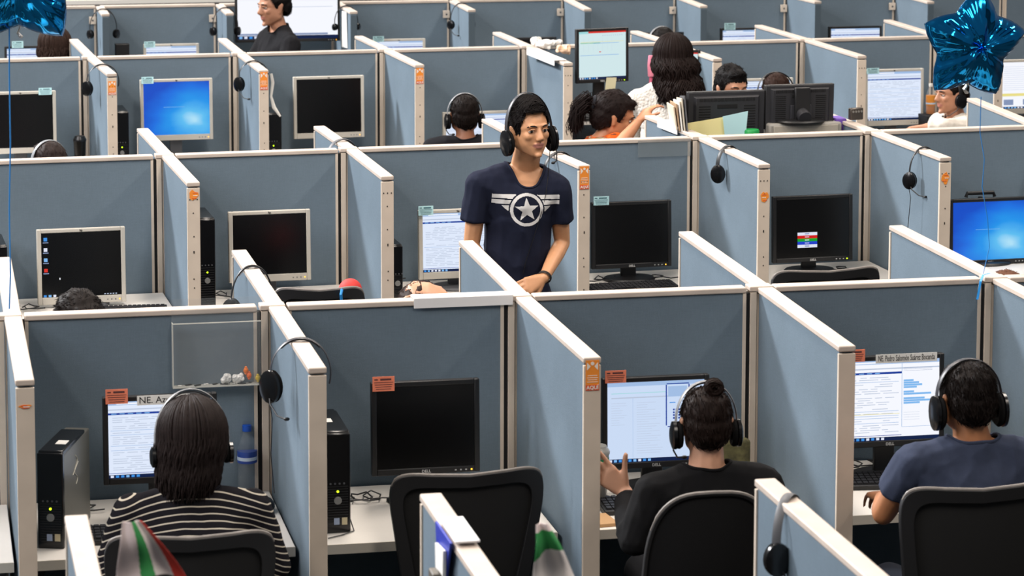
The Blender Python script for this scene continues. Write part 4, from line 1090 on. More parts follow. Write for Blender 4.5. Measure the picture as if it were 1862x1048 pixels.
for i in range(620):      # the quiff
    def zz_(x, y): return .036+.106*max(.02, 1-(x/.094)**2-((y+.016)/.108)**2)**.5
    x = rnd.uniform(-.055, .030); y0 = rnd.uniform(-.06, .056); L = rnd.uniform(.028, .045); dx, dy = .9+rnd.gauss(0, .10), -.12+rnd.gauss(0, .12); nn_ = math.hypot(dx, dy); dx /= nn_; dy /= nn_
    ps = [V((x+dx*L*f, y0+dy*L*f, 0)) for f in (0, .33, .66, 1)]; ps = [V((q.x, q.y, zz_(q.x, q.y)+h_)) for q, h_ in zip(ps, (-.003, .007+rnd.gauss(0, .0015), .007+rnd.gauss(0, .0015), .001))]
    m.tube(ps, [.0022, .0030, .0026, .0005], 4, 0, HTm @ M.Diagonal((1.02, 1.02, 1.02, 1)), cap=False)
m.build('hair_quiff', hair_m('hair_120e0e', '120e0e'), tm)['kind'] = 'stuff'
hs = worn('black over-ear headset with microphone worn by the standing man', tm, HTm, rad=.112, squash=1.46, band=mat('matte_dark_band', '34343a', .4), mic=True, tiltx=.12, cup=.046, dz=-.012)
MB().ell((-.112, .03, -.02), (.003, .003, .003)).build('blue_light', emi('4060ff', 4), hs)
m = MB(); cp = [U(1001, 262, 11.86)]+[onshirt(a_, b_, .005) for a_, b_ in ((992, 318), (985, 350), (976, 385), (962, 430), (950, 465), (944, 492))]
m.tube(cp, .0016, 5); tag(m.build('headset_cable', BLK), 'thin black headset cable hanging down the standing man\'s tee', 'cable')
m = MB(); w_ = JM['wrL']; dd = (JM['wrL']-JM['elL']).normalized(); e1 = dd.orthogonal().normalized(); e2 = dd.cross(e1)
for s_ in (0, .008): m.tube([w_-dd*(.004+s_)+e1*.029*cos(q)+e2*.029*sin(q) for q in [i*2*pi/18 for i in range(19)]], .003, 6)
m.build('bracelet', mat('dark_bracelet', '2a2220', .6), tm)

# other people ---------------------------------------------------------
def simple(label, px, py, Y, rz, top_c, hair='short', hair_c='14100e', skin_c='b98565', yaw=0, pitch=0, roll=0, k=1.0, shd=.205, kw={}, hk={}, voxel=.009, male=True, **jj):
    hp = U(px, py, Y); B = V((hp.x, hp.y, 0))
    J = seated(lean=.0, sw=.185, shz=hp.z-shd, head=(0, .03, hp.z), neck=(0, .0, hp.z-.108), hip=(0, -.06, max(.5, hp.z-shd-.52)))
    for a, b in jj.items(): J[a] = to_local(U(*b), B, rz) if isinstance(b, tuple) and b[0] > 5 else V(b)
    t, HT, J = person(label, B, rz, J, top_c=top_c, skin_c=skin_c, hair_c=hair_c, yaw=yaw, pitch=pitch, roll=roll, k=k, voxel=voxel, male=male, **kw)
    if hair == 'short': cap_hair(t, HT, hair_c, **dict(dict(k=k, drop=-.03, back=-.07, vol=.006, strands=700, seed=int(px)), **hk))
    elif hair == 'long': long_hair(t, HT, hair_c, **hk)
    return t, HT, J
# head behind the front wall, left
ta, HTa, _ = simple('dark-haired person seated beyond the front wall, only the head top visible, left', 140, 590, 10.30, pi+.3, '2a2d33', hair='short', hair_c='1a1513', pitch=-.25, hk=dict(fz=.05, vol=.012, front=.06, strands=1300), elL=(-.17, .1, .95), elR=(.17, .1, .95), wrL=(-.1, .3, .80), wrR=(.1, .3, .80))
# person with hands on head
hp = U(764, 574, 10.28)
tb, HTb, _ = simple('person beyond the front wall with fingers laced over the hair', 764, 574, 10.28, pi, '30343c', hair='short', hair_c='2a1c16', pitch=-.1, hk=dict(vol=.014),
    elL=(-.12, .24, hp.z-.20), elR=(.16, .10, hp.z-.22), wrL=(-.085, .105, hp.z+.078), wrR=(.12, .14, hp.z-.02),
    kw=dict(skin_c_=0) if False else dict(hands=((V((.85, -.35, .40)), V((0, .5, 1)), 1, dict(curl=(.3, .35, .3))), (0, 0)), face=False))
# headset man in black, third row
tc1, HTc, _ = simple('man in a black shirt with a headset, third row, back to camera', 846, 212, 15.75, -.05, '17171b', hair_c='17110f', skin_c='8d5c42', hk=dict(strands=900), shd=.175, kw=dict(sleeve=1.8, girth=.95, face=False))
worn('headset with grey band worn by the black-shirted headset man', tc1, HTc, rad=.100, squash=1.2, band=GB, mic=True)
# head top with grey band at the left, third row
td, HTd, _ = simple('head with thin grey headband just above the second-row wall, far left', 93, 303, 14.15, .4, '3a3436', hair_c='2b2220', hk=dict(strands=500), kw=dict(face=False))
worn('thin grey headset on the head at the far left, second row', td, HTd, rad=.098, squash=1.2, band=mat('pale_band', '86898e', .4), mic=False)
# white-sweater woman
KN = mat('white_knit', 'dcd6cd', .95, noise_=.05, nscale=60, bump=.0, spec=.1)
nt = KN.node_tree; wv = nt.nodes.new('ShaderNodeTexVoronoi'); wv.inputs['Scale'].default_value = 75; tcn = nt.nodes.new('ShaderNodeTexCoord'); nt.links.new(tcn.outputs['Object'], wv.inputs['Vector'])
bpn = nt.nodes.new('ShaderNodeBump'); bpn.inputs['Strength'].default_value = .8; bpn.inputs['Distance'].default_value = .006; bpn.invert = True
nt.links.new(wv.outputs['Distance'], bpn.inputs['Height']); nt.links.new(bpn.outputs[0], nt.nodes['Principled BSDF'].inputs['Normal'])
Yw = 15.9; hp = U(1222, 106, Yw)
te_, HTe, _ = simple('woman in a white knit sweater with long dark curly hair, back to camera', 1222, 108, Yw, -.55, None, hair=None, hair_c='1a1210', skin_c='c08a6c', yaw=.1, shd=.25,
    kw=dict(top_mat=KN, sleeve=1.85, face=False, girth=1.16, topname='sweater'), male=False,
    elL=(-.27, .10, hp.z-.50), wrL=(-.20, .36, hp.z-.52), shL=(-.195, -.02, hp.z-.25))
long_hair(te_, HTe, '1c1311', length=.36, n=620, spread=-.55, wave=.85, seed=11, bias=(.35, -.35, 0), vol=.028, r=.0046, front_open=.6, gather=.5, sheen_r=.42)
# orange-plaid woman
def plaid():
    m = mat('orange_plaid', 'c8622c', .9, spec=.1); nt = m.node_tree; b = nt.nodes['Principled BSDF']
    tc = nt.nodes.new('ShaderNodeTexCoord'); a = nt.nodes.new('ShaderNodeTexWave'); a.inputs['Scale'].default_value = 9; c = nt.nodes.new('ShaderNodeTexWave'); c.bands_direction = 'Z'; c.inputs['Scale'].default_value = 9
    nt.links.new(tc.outputs['Object'], a.inputs['Vector']); nt.links.new(tc.outputs['Object'], c.inputs['Vector'])
    ad = nt.nodes.new('ShaderNodeMath'); ad.operation = 'MULTIPLY'; nt.links.new(a.outputs['Fac'], ad.inputs[0]); nt.links.new(c.outputs['Fac'], ad.inputs[1])
    cr = nt.nodes.new('ShaderNodeValToRGB'); nt.links.new(ad.outputs[0], cr.inputs[0]); e = cr.color_ramp.elements
    e[0].color = lin('cf5f25'); e[1].color = lin('d8c8a8'); q = e.new(.35); q.color = lin('c2551f'); q = e.new(.45); q.color = lin('3a2a28'); e[0].position = .1
    nt.links.new(cr.outputs[0], b.inputs['Base Color']); return m
Yo = 14.45; hp = U(1104, 214, Yo)
hnd = U(1166, 222, 14.25)
tf, HTf, _ = simple('woman in orange plaid leaning right, dark hair tied back, hand on partition', 1106, 214, Yo, -1.75, None, hair=None, k=1.12, hair_c='1b1312', skin_c='c08460', pitch=-.30, roll=.0, shd=.22,
    kw=dict(top_mat=plaid(), sleeve=1.1, hands=((0, 0), (V((.3, .9, -.15)), V((0, .2, 1)), -1, dict(curl=(.4, .5, .3), k=.9))), voxel=.007) if False else dict(top_mat=plaid(), sleeve=.9), male=False,
    wrL=(1160, 222, 14.3), elL=(1128, 262, 14.25), shL=(-.17, -.06, hp.z-.20), shR=(.16, -.10, hp.z-.17), neck=(0, -.05, hp.z-.10), chest=(0, -.09, hp.z-.28))
cap_hair(tf, HTf, '1b1312', k=1.12, drop=-.045, back=-.08, vol=.012, strands=900, seed=21, front=.045, fz=.062)
m = MB(); rnd = random.Random(9)
for i in range(800):
    s0 = V((rnd.gauss(0, .018), -.115+rnd.gauss(0, .006), .035+rnd.gauss(0, .018))); a1 = V((rnd.gauss(0, .028), -.17+rnd.gauss(0, .014), .03+rnd.gauss(0, .022)))
    b1 = a1+V((rnd.gauss(0, .008), -.030, -.045)); c1 = b1+V((rnd.gauss(0, .010), .012+rnd.gauss(0, .008), -.06+rnd.gauss(0, .012))); m.tube([s0, a1, b1, c1, c1+V((0, .012, -.02))], [.002, .0026, .0026, .002, .0004], 4, 0, HTf)
m.build('ponytail', hair_m('hair_1b1312', '1b1312'), tf)['kind'] = 'stuff'
MB().tube([(.032*cos(q), -.125, .04+.034*sin(q)) for q in [i*2*pi/14 for i in range(15)]], .013, 8, 0, HTf).build('hair_tie', mat('navy_hair_tie', '14161f', .9), tf)
# two men facing the camera beyond the back-turned monitors
tg, HTg, _ = simple('man with short black hair facing camera beyond the back-turned monitors', 1326, 162, 14.55, pi+.15, '3b3f48', hair_c='100d0d', skin_c='b27f63', yaw=.1, pitch=-.1, hk=dict(top_vol=.012, vol=.008, strands=1200, fz=.055, front=.05), voxel=.006)
th_, HTh, _ = simple('person in a black headset, head just over the right back-turned monitor', 1413, 172, 15.9, 0, '3b3f48', hair_c='2a1a14', skin_c='a06f54', pitch=-.1, hk=dict(strands=500), kw=dict(face=False))
worn('black headset on the head over the right back-turned monitor', th_, HTh, rad=.112, squash=1.05, mic=False)
# man under the balloon
Yb = 15.9; hp = U(1738, 178, Yb)
ti, HTi, _ = simple('man in an off-white jacket looking left, partly behind the blue balloon', 1738, 172, Yb, pi/2+.15, 'cfc8bd', hair_c='16100e', skin_c='b47f62', pitch=-.05, yaw=0, shd=.19, k=1.0,
    kw=dict(sleeve=1.8, topname='jacket'), voxel=.006, hk=dict(fz=.055, front=.05), hip=(0, -.12, .60), elL=(1716, 230, 15.70), wrL=(1682, 232, 15.75))
worn('black headset with mic on the man under the balloon', ti, HTi, rad=.098, squash=1.2, mic=True)
# profile man in black, back row
Yp = 19.2; hp = U(497, 14, Yp)
tj, HTj, _ = simple('man in a black polo seen in profile looking left, back row', 505, 12, Yp, pi/2+.35, '1b1b1e', hair_c='120e0d', skin_c='b17e62', pitch=-.12, shd=.24, k=1.12, voxel=.006, kw=dict(girth=1.1), hk=dict(fz=.06, drop=-.01, front=.05, vol=.010))
# brown-haired head top left
tk, HTk, _ = simple('brown-haired person beyond the third-row wall, beneath the left balloon', 101, 88, 18.6, .2, '3a3136', hair=None, hair_c='3a2a24', kw=dict(face=False), elL=(-.18, .1, .9), elR=(.18, .1, .9))
long_hair(tk, HTk, '33251f', length=.22, n=260, spread=.5, wave=.5, seed=31, vol=.02, r=.005, front_open=.7)
# dark-cap head
tl, HTl, _ = simple('dark-haired person with a grey headband beyond the white-sweater woman', 1206, 82, 18.9, .1, '2c2c30', hair_c='1a1716', hk=dict(strands=500), kw=dict(face=False))
worn('grey headset on the back-row headset head', tl, HTl, rad=.104, squash=1.12, band=GB, mic=False)
simple('brown-haired person seated beyond the front wall near the right balloon string', 1828, 548, 10.25, pi, '3a4048', hair_c='5a3a2a', hk=dict(strands=500), elL=(-.17, .1, .95), elR=(.17, .1, .95))
#@@PART4
# ---------------------------------------------------------------- balloons
def balloon(label, c, size, rot, seed, k5=5, pts5=5):
    t = thing('foil_balloon', label, 'balloon', c); t.rotation_euler = rot
    n, mm = 120, 26; m = MB(); rnd = random.Random(seed)
    def rad(q):
        f = (q*5/(2*pi)) % 1; f = abs(f-.5)*2      # 1 at the tips
        return size*(.66+.34*f**1.35)
    ph = [rnd.uniform(0, 6.28) for _ in range(8)]
    for sgn in (1, -1):
        def fn(u, v):
            q = 2*pi*u; r_ = rad(q)*v; edge = (1-v**2.6)
            th = .36*size*edge**.55*(.55+.45*rad(q)/size)
            crease = (abs(sin(q*17+ph[0]+2.5*sin(q*3+ph[1])))+.5*abs(sin(q*29+ph[2])))*.085*size*v**2.5*(1-v)**.35
            dent = .045*size*noise.noise(V((u*9+seed, v*3.2, sgn*3)))+.022*size*noise.noise(V((r_*cos(q)*22, r_*sin(q)*22, seed+sgn)))
            return (r_*cos(q+pi/2), sgn*max(0, th-crease+dent*min(1, (1-v)*5)), r_*sin(q+pi/2))
        m.grid(fn, n, mm)
    FM = mat('blue_foil', '1b93dc', .12, 1.0, bump=.6, bscale=6)
    for nn in FM.node_tree.nodes:
        if nn.type == 'BUMP': nn.inputs['Distance'].default_value = .008
    m.build('foil_skin', FM, t, weld=.0004, ang=50)
    m = MB(); q = [(size*.6*sin(pi)*0, 0, -size*.58), (.004, 0, -size*.68), (-.004, .004, -size*.76), (.008, .0, -size*.82)]
    m.tube(q, [.018, .010, .014, .020], 8, flat=(1, .3, (0, 1, 0))); m.build('filler_neck', mat('crumpled_foil', 'c9c4bc', .3, .8, bump=.6, bscale=60), t)
    return t
jp = W3(1, wingx(1, 4)[0], 0, H)
bc = U(1768, 82, jp.y); balloon('blue star-shaped foil balloon floating at the upper right', bc, .215, (.1, .09, .12), 3)
jl = W3(1, wingx(1, 0)[0], 0, H)
bl = U(32, -42, jl.y); balloon('blue star-shaped foil balloon cut by the top left corner', bl, .25, (.05, .0, -.15), 8)
BR_ = mat('blue_ribbon', '1f74b8', .5)
m = MB(); m.tube([U(1784, 176, jp.y-.0), U(1782, 240, jp.y), U(1790, 290, jp.y), U(1786, 340, jp.y), U(1796, 400, jp.y), U(1799, 450, jp.y), U(1788, 498, jp.y-.03)], .0016, 5)
tag(m.build('balloon_string', BR_), 'thin blue string hanging from the right balloon', 'string')
m = MB(); m.tube([U(17, 30, jl.y)+V((.0, 0, 0)), U(17, 130, jl.y), U(19, 260, jl.y), U(17, 380, jl.y), U(19, 500, jl.y), U(17, 562, jl.y)], .0026, 5)
tag(m.build('balloon_ribbon', BR_), 'blue ribbon running down from the left balloon', 'ribbon')
m = MB(); m.tube([U(1800, 497, 9.60), U(1788, 500, 9.58), U(1783, 512, 9.565), U(1780, 530, 9.57), U(1777, 545, 9.57)], .005, 6, flat=(1, .2, (1, 0, 0)))
tag(m.build('knotted_ribbon', mat('bright_blue_ribbon', '2a90dc', .4)), 'short blue ribbon knotted on the front-row post, right', 'ribbon')
# ---------------------------------------------------------------- small things on the desks
def place(r, px, py, z=DZ):
    l = loc(r, onz(px, py, z)); return W3(r, l.x, l.y, z)
CLR = mat('clear_plastic', 'dfe8ee', .08, alpha=.11, spec=.9)
def bottle(label, P, h, r, capc, labc, liq=None, band=(.45, .62)):
    t = thing('bottle', label, 'bottle', P)
    pr = [(0, 0), (r*.85, .0), (r, .008), (r, h*.28), (r*.93, h*.32), (r, h*.36), (r, h*.62), (r*.8, h*.74), (r*.45, h*.86), (r*.36, h*.90), (r*.36, h*.95), (0, h*.95)]
    MB().lathe(pr, n=24).build('bottle_body', CLR, t, ang=60)
    if liq: MB().lathe([(0, .004), (r*.82, .004), (r*.94, .012), (r*.94, h*.5), (0, h*.5)], n=20).build('liquid', mat('liquid_'+liq, liq, .1), t)
    MB().lathe([(r*1.012, h*band[0]), (r*1.012, h*band[1])], n=24).build('label_band', mat('label_'+labc, labc, .5), t)
    MB().lathe([(r*1.02, h*band[0]+h*.04), (r*1.02, h*band[0]+h*.09)], n=24).build('label_stripe', mat('label_pale', 'c8d8ea', .5), t)
    MB().lathe([(0, h*.91), (r*.46, h*.91), (r*.46, h*.995), (r*.40, h), (0, h)], n=20).build('cap', mat('cap_'+capc, capc, .4), t)
    return t
def tumbler(label, P, h, r, body, lid='111113', band=None, metal=0, dots=None):
    t = thing('tumbler', label, 'cup', P)
    MB().lathe([(0, 0), (r*.78, 0), (r*.8, .004), (r, h*.86), (0, h*.86)], n=26).build('cup_body', mat('cup_'+body, body, .3, metal), t)
    MB().lathe([(0, h*.86), (r*1.06, h*.86), (r*1.08, h*.90), (r*1.0, h*.93), (r*.85, h*.97), (r*.8, h), (0, h*.985)], n=26).build('lid', mat('lid_'+lid, lid, .3), t)
    if band: MB().lathe([(r*.93, h*.45), (r*1.01, h*.78), (r*1.01, h*.80)], n=26).build('colour_band', mat('band_'+band, band, .4), t)
    return t
bottle('clear water bottle with blue cap and blue label, front row left', place(1, 450, 895), .238, .034, '1a4fb0', '2a4a9c')
bottle('small bottle of orange drink beside the man under the balloon', W3(3, at(3, 1692, 200, -.34).x, -.34, DZ)+V((0, 0, .18)), .20, .031, 'd8d4cc', 'd8882c', 'd07818', (.30, .62))
MB().box((0, 0, .09), (.12, .18, .18)).build('box', mat('dark_box', '1d1d20', .7))
bx = bpy.data.objects['box']; bx.location = W3(3, at(3, 1692, 200, -.34).x, -.34, DZ); bx.rotation_euler.z = ang(3); tag(bx, 'dark box under the small orange drink bottle', 'box')
tumbler('black travel tumbler standing in the third row at the left', W3(3, at(3, 145, 250, -.42).x, -.42, DZ), .225, .037, '17140f', metal=.4)
tumbler('clear tumbler with black lid and dark pattern, back row', W3(4, at(4, 589, 70, -.40).x, -.40, DZ), .26, .040, '3b3c40', band='8e8f93')
tumbler('pinkish white tumbler with black lid, back row', W3(4, at(4, 610, 70, -.44).x, -.44, DZ), .26, .036, 'cdbfc6', band='c9aebb')
tumbler('steel travel mug with green band left of the raised hand', W3(1, at(1, 1085, 860, -.42).x, -.42, DZ), .205, .042, '8f8d88', lid='8a8a86', band='1f7a4c', metal=.6)
def mouse(label, P, rz, col=BLKG):
    t = thing('computer_mouse', label, 'mouse', P, rz)
    MB().ell((0, 0, .008), (.031, .052, .026), 0, None, 20, 12).build('shell', col, t); MB().cyl((-.004, .028, .033), (.004, .028, .033), .006, 12).build('scroll_wheel', GREYP, t); return t
mouse('glossy black mouse right of the striped-top woman', place(1, 482, 930)+V((0, 0, .016)), .2)
MB().tube([place(1, 480, 918)+V((0, 0, .01)), place(1, 466, 903)+V((0, 0, .004)), place(1, 455, 893)+V((0, 0, .004))], .002, 5).build('mouse_cable', BLK)
tag(bpy.data.objects['mouse_cable'], 'thin black cable of the glossy mouse', 'cable')
def keyboard(label, P, rz, w=.44, d=.15, tilt=.07, col=BLK, rows=5):
    t = thing('keyboard', label, 'keyboard', P, rz)
    MB().box((0, 0, .011), (w, d, .018), 0, (tilt, 0, 0)).build('keyboard_case', col, t, bevel=.003)
    m = MB(); T_ = M.Translation((0, 0, .022)) @ M.Rotation(tilt, 4, 'X')
    for j in range(rows):
        for i in range(20):
            if j == 0 and 4 < i < 10: continue
            m.box((-w/2+.02+i*(w-.04)/19, -d/2+.025+j*(d-.045)/(rows-1), 0), (.017, .019, .007), 0, None, T_)
    m.build('keys', mat('black_keys', '222226', .45), t, smooth=False)['kind'] = 'stuff'
    return t
keyboard('black keyboard under the hand of the navy-tee man', place(1, 1648, 880)+V((0, 0, .002)), -.12)
keyboard('black keyboard in front of the hair-bun woman', W3(1, 2.17, -.50, DZ+.002), ang(1))
keyboard('black keyboard in front of the striped-top woman', W3(1, .42, -.52, DZ+.002), ang(1))
keyboard('black keyboard under the desktop-icons screen', W3(2, at(2, 215, 556, -.5).x, -.5, DZ+.002), ang(2)-.1)
keyboard('black keyboard under the amber-light black screen', W3(2, at(2, 1150, 520, -.5).x, -.5, DZ+.002), ang(2)+.05)
keyboard('black keyboard under the raised spreadsheet monitor', W3(3, at(3, 1095, 190, -.66).x, -.69, 1.0), ang(3)+.1)
# riser below the raised spreadsheet monitor
rs = thing('desk_riser', 'cream riser shelf carrying the raised spreadsheet monitor keyboard', 'shelf', W3(3, 3.12, -.33, 0), ang(3))
MB().box((0, -.10, .985), (.56, .68, .025)).build('shelf_board', WORK, rs, bevel=.002)
for s_ in (-1, 1): MB().box((s_*.26, .02, .8515), (.02, .40, .24)).build('side_support', WORKE, rs, smooth=False)
# cables
def cable(label, pts, r=.0028, m_=BLK):
    o = MB().tube(pts, r, 6).build('cable', m_); tag(o, label, 'cable'); return o
def loops(r, cx, ly, n, seed, w=.12, z=DZ+.008):
    rnd = random.Random(seed); pts = []
    for i in range(n*8):
        q = i/8*2*pi; pts.append(W3(r, cx+w*(i/(n*8)-.5)*1.6+.05*cos(q)*rnd.uniform(.7, 1.2), ly+.05*sin(q)*rnd.uniform(.7, 1.2), z+.012*abs(sin(q*.5+i))*rnd.uniform(.3, 1)))
    return pts
cable('tangle of black cables beside the stickered computer, empty chair desk', loops(1, 1.16, -.22, 4, 1))
cable('bright blue network cable beside the computer, empty chair desk', [W3(1, 1.085, -.16, DZ+.17), W3(1, 1.10, -.20, DZ+.10), W3(1, 1.115, -.22, DZ+.02)], .004, mat('blue_cable', '2a8fd8', .4))
cable('thin black cable curling in front of the stickered computer', [W3(1, 1.09, -.55, DZ+.03), W3(1, 1.095, -.60, DZ+.004), W3(1, 1.05, -.64, DZ+.004), W3(1, 1.0, -.67, DZ+.004)], .002)
cable('black cables behind the silver-sided computer', loops(1, .22, -.16, 2, 4, .08))
cable('black cables under the desktop-icons screen', loops(2, -.72, -.3, 4, 5, .16))
cable('pale grey cable leaning in the desktop-icons cubicle', [W3(2, -.86, -.2, DZ+.20), W3(2, -.80, -.22, DZ+.10), W3(2, -.72, -.25, DZ+.02)], .004, GREYP)
cable('black cables left of the second-row dark pale monitor', loops(2, .24, -.2, 2, 6, .08))
cable('black cables between grey computer and lit page monitor', loops(2, 1.02, -.15, 4, 7, .10, DZ+.04))
cable('black cables under the amber-light black screen', loops(2, 2.2, -.25, 5, 8, .30))
cable('black cables under the colour-bars screen', loops(2, 3.25, -.25, 3, 9, .16))
cable('black cable looping left of the colour-bars screen', [W3(2, 2.80, -.1, DZ+.30), W3(2, 2.83, -.12, DZ+.15), W3(2, 2.88, -.15, DZ+.03)])
cable('black cables beside the silver-button computer, third row', loops(3, 1.32, -.3, 3, 10, .10))
cable('black cables behind the navy-tee man\'s monitor stand', loops(1, 3.05, -.12, 4, 11, .2))
cable('thin cable on the desk left of the hair-bun woman', [place(1, 1096, 890), place(1, 1106, 905), place(1, 1120, 915), place(1, 1122, 935)], .002)
# wall pocket of clear acrylic with small things in it
pk = W3(1, at(1, 394, 645, -T/2-.03).x, -T/2-.004, at(1, 394, 645, -T/2).z)
a0 = at(1, 313, 645, -T/2-.02); a1 = at(1, 474, 645, -T/2-.02); zt = at(1, 394, 585, -T/2-.02).z; zb = at(1, 394, 702, -T/2-.02).z; pw_, ph_ = a1.x-a0.x, zt-zb
pt = thing('wall_pocket', 'clear acrylic pocket hanging on the wall above the striped-top woman', 'pocket', W3(1, (a0.x+a1.x)/2, -T/2-.002, zb), ang(1))
MB().box((0, -.036, ph_/2), (pw_, .003, ph_)).build('front_sheet', ACR, pt, smooth=False)
MB().box((0, -.018, .002), (pw_, .034, .004)).build('bottom_sheet', ACRE, pt, smooth=False)
for s_ in (-1, 1): MB().box((s_*(pw_/2-.0015), -.018, ph_/2), (.003, .034, ph_)).build('side_sheet', ACRE if s_ < 0 else ACR, pt, smooth=False)
MB().box((0, -.0365, ph_), (pw_, .004, .003)).build('top_edge', ACRE, pt, smooth=False)
MB().box((0, -.003, ph_/2+.04), (pw_, .002, ph_+.08)).build('back_sheet', ACR, pt, smooth=False)
rnd = random.Random(4)
for i, (fx, col_, nm) in enumerate(((.60, 'e6e2da', 'crumpled white wrapper lying in the clear wall pocket'), (.74, 'dedad2', 'second white wrapper next to candies in the wall pocket'))):
    me = blob([[((rnd.uniform(-.014, .014), rnd.uniform(-.006, .006), rnd.uniform(.006, .03)), .008) for _ in range(6)] for _ in range(2)], .003, 0)
    wrinkle(me, .002, 80, i); o = bpy.data.objects.new('wrapper', me); COL.objects.link(o); me.materials.append(PAPER); o.location = W3(1, (a0.x+a1.x)/2+pw_*(fx-.5), -T/2-.021, zb+.006); tag(o, nm, 'wrapper')
for i, (fx, dz_, col_, nm) in enumerate(((.83, .040, 'f07a1c', 'upper orange candy in the clear wall pocket'), (.865, .022, 'ee6a20', 'lower orange candy in the clear wall pocket'), (.965, .012, 'd8b93c', 'yellow wrapped candy at the wall pocket corner'))):
    o = MB().ell((0, 0, 0), (.009, .008, .011)).ell((0, 0, .011), (.005, .005, .004)).ell((0, 0, -.011), (.005, .005, .004)).build('candy', mat('candy_'+col_, col_, .35)); o.location = W3(1, (a0.x+a1.x)/2+pw_*(fx-.5), -T/2-.022, zb+.010+dz_); tag(o, nm, 'candy')
for i in range(9):
    o = MB().box((0, 0, 0), (rnd.uniform(.01, .03), .01, .003), 0, (0, 0, rnd.uniform(-.5, .5))).build('pen_clip', BLK if i % 3 else PAPER, bevel=.001)
    o.location = W3(1, (a0.x+a1.x)/2+pw_*(-.42+.1*i), -T/2-.020+rnd.uniform(-.006, .006), zb+.007); tag(o, 'small black and white scrap on the floor of the wall pocket', 'scrap', 'scraps in the wall pocket')
# clear films
fa, fb = at(2, 1160, 256, -T/2-.003), at(2, 1256, 283, -T/2-.003)
o = MB().box((0, 0, 0), (fb.x-fa.x, .002, fa.z-fb.z)).build('clear_film', clear('clear_film', '8d979c', .25), smooth=False); o.location = W3(2, (fa.x+fb.x)/2, -T/2-.003, (fa.z+fb.z)/2); o.rotation_euler.z = ang(2)
tag(o, 'clear plastic film strip on the wall above the orange-power-light screen', 'film')
# white sleeves over the rails
def sleeve_box(label, A, B, w=.064, th=.03, mm=None):
    A, B = V(A), V(B); d = B-A; L = d.length; t = thing('rail_cover', label, 'cover', ((A.x+B.x)/2, (A.y+B.y)/2, H), math.atan2(d.y, d.x))
    MB().box((0, 0, .008), (L, w, .006)).build('top_face', mm or mat('white_card', 'e9e7e6', .6), t, bevel=.0015)
    for s_ in (-1, 1): MB().box((0, s_*(w/2), -.008), (L, .003, .034)).build('side_flap', mm or mat('white_card', 'e9e7e6', .6), t, smooth=False)
a0_, a1_ = at(1, 752, 545, -T/2), at(1, 932, 540, -T/2)
sleeve_box('white card sleeve folded over the front-row top rail', W3(1, a0_.x, 0), W3(1, a1_.x, 0), .07)
w0, w1 = onz(1196, 222, H), onz(1232, 236, H)
sleeve_box('white card sleeve on the partition beside the leaning woman', w0+V((.03, 0, 0)), w1+V((.03, 0, 0)))
w0, w1 = onz(960, 92, H), onz(1010, 112, H)
sleeve_box('white card sleeve below the crumpled papers, third row', w0+V((.03, 0, 0)), w1+V((.03, 0, 0)), .075)
rnd = random.Random(17)
for i, (px, py, lab) in enumerate(((983, 92, 'crumpled white paper, largest of the pile, on the third-row partition'), (1000, 90, 'upright white tissue in the paper pile, third row'), (1018, 102, 'small crumpled paper with orange mark at the pile end'), (968, 86, 'flattened paper at the far end of the pile, third row'))):
    me = blob([[((rnd.uniform(-.05, .05), rnd.uniform(-.03, .03), rnd.uniform(.012, .05)), .010) for _ in range(7)] for _ in range(3)], .005, 0)
    wrinkle(me, .009, 26, i*5); P = onz(px, py, H)
    for p in me.polygons: p.use_smooth = False
    o = bpy.data.objects.new('crumpled_paper', me); COL.objects.link(o); me.materials.append(PAPER if i != 2 else mat('peach_paper', 'e8c3a4', .7)); o.location = (P.x+.03, P.y, H+.010); o.scale = (.8 if i else 1, 1, .9); tag(o, lab, 'paper')
# things among the back-turned monitors
def sheet(name, label, cat, pts, th=.0015, m_=PAPER):
    a, b, c, d = [V(p) for p in pts]; n = (b-a).cross(d-a).normalized()*th; vs = [a, b, c, d, a+n, b+n, c+n, d+n]
    o = MB().add(vs, [(0, 3, 2, 1), (4, 5, 6, 7), (0, 1, 5, 4), (1, 2, 6, 5), (2, 3, 7, 6), (3, 0, 4, 7)]).build(name, m_, smooth=False); tag(o, label, cat); return o
yy = 13.60
sheet('paper_sheet', 'pale yellow sheet of paper propped behind the back-turned monitors', 'paper', [U(1249, 248, yy), U(1322, 250, yy), U(1316, 213, yy), U(1250, 224, yy)], m_=mat('yellow_paper', 'e9dfa0', .8))
sheet('paper_sheet', 'pale blue sheet of paper propped beside the yellow one', 'paper', [U(1318, 250, yy-.01), U(1356, 244, yy-.01), U(1360, 202, yy-.01), U(1314, 212, yy-.01)], m_=mat('sky_paper', 'b5dde2', .8))
for i in range(5):
    sheet('folder', ['cream paper folder, leftmost of the stack leaning on the black monitor', 'brown-edged folder in the stack leaning on the black monitor', 'white folder in the middle of the leaning stack', 'tall cream folder leaning on the black monitor', 'grey folder nearest the black monitor in the stack'][i], 'folder',
          [U(1222+5*i, 232+2*i, 13.9-.02*i), U(1232+5*i, 236+2*i, 13.6-.02*i), U(1226+5*i, 194-5*i, 13.6-.02*i), U(1214+6*i, 186-3*i, 13.9-.02*i)], .006, [mat('cream_folder', 'd9ccb4', .8), mat('brown_folder', 'a98b6c', .8), PAPER, mat('cream_folder2', 'cfc4b0', .8), GREYP][i])
P = U(1366, 246, 13.60)
t = thing('jar', 'small red jar with green lid below the back-turned monitors', 'jar', (P.x, P.y, DZ))
MB().lathe([(0, 0), (.034, 0), (.036, P.z-DZ-.005), (0, P.z-DZ-.005)], n=20).build('jar_body', mat('red_jar', 'c8402c', .4), t)
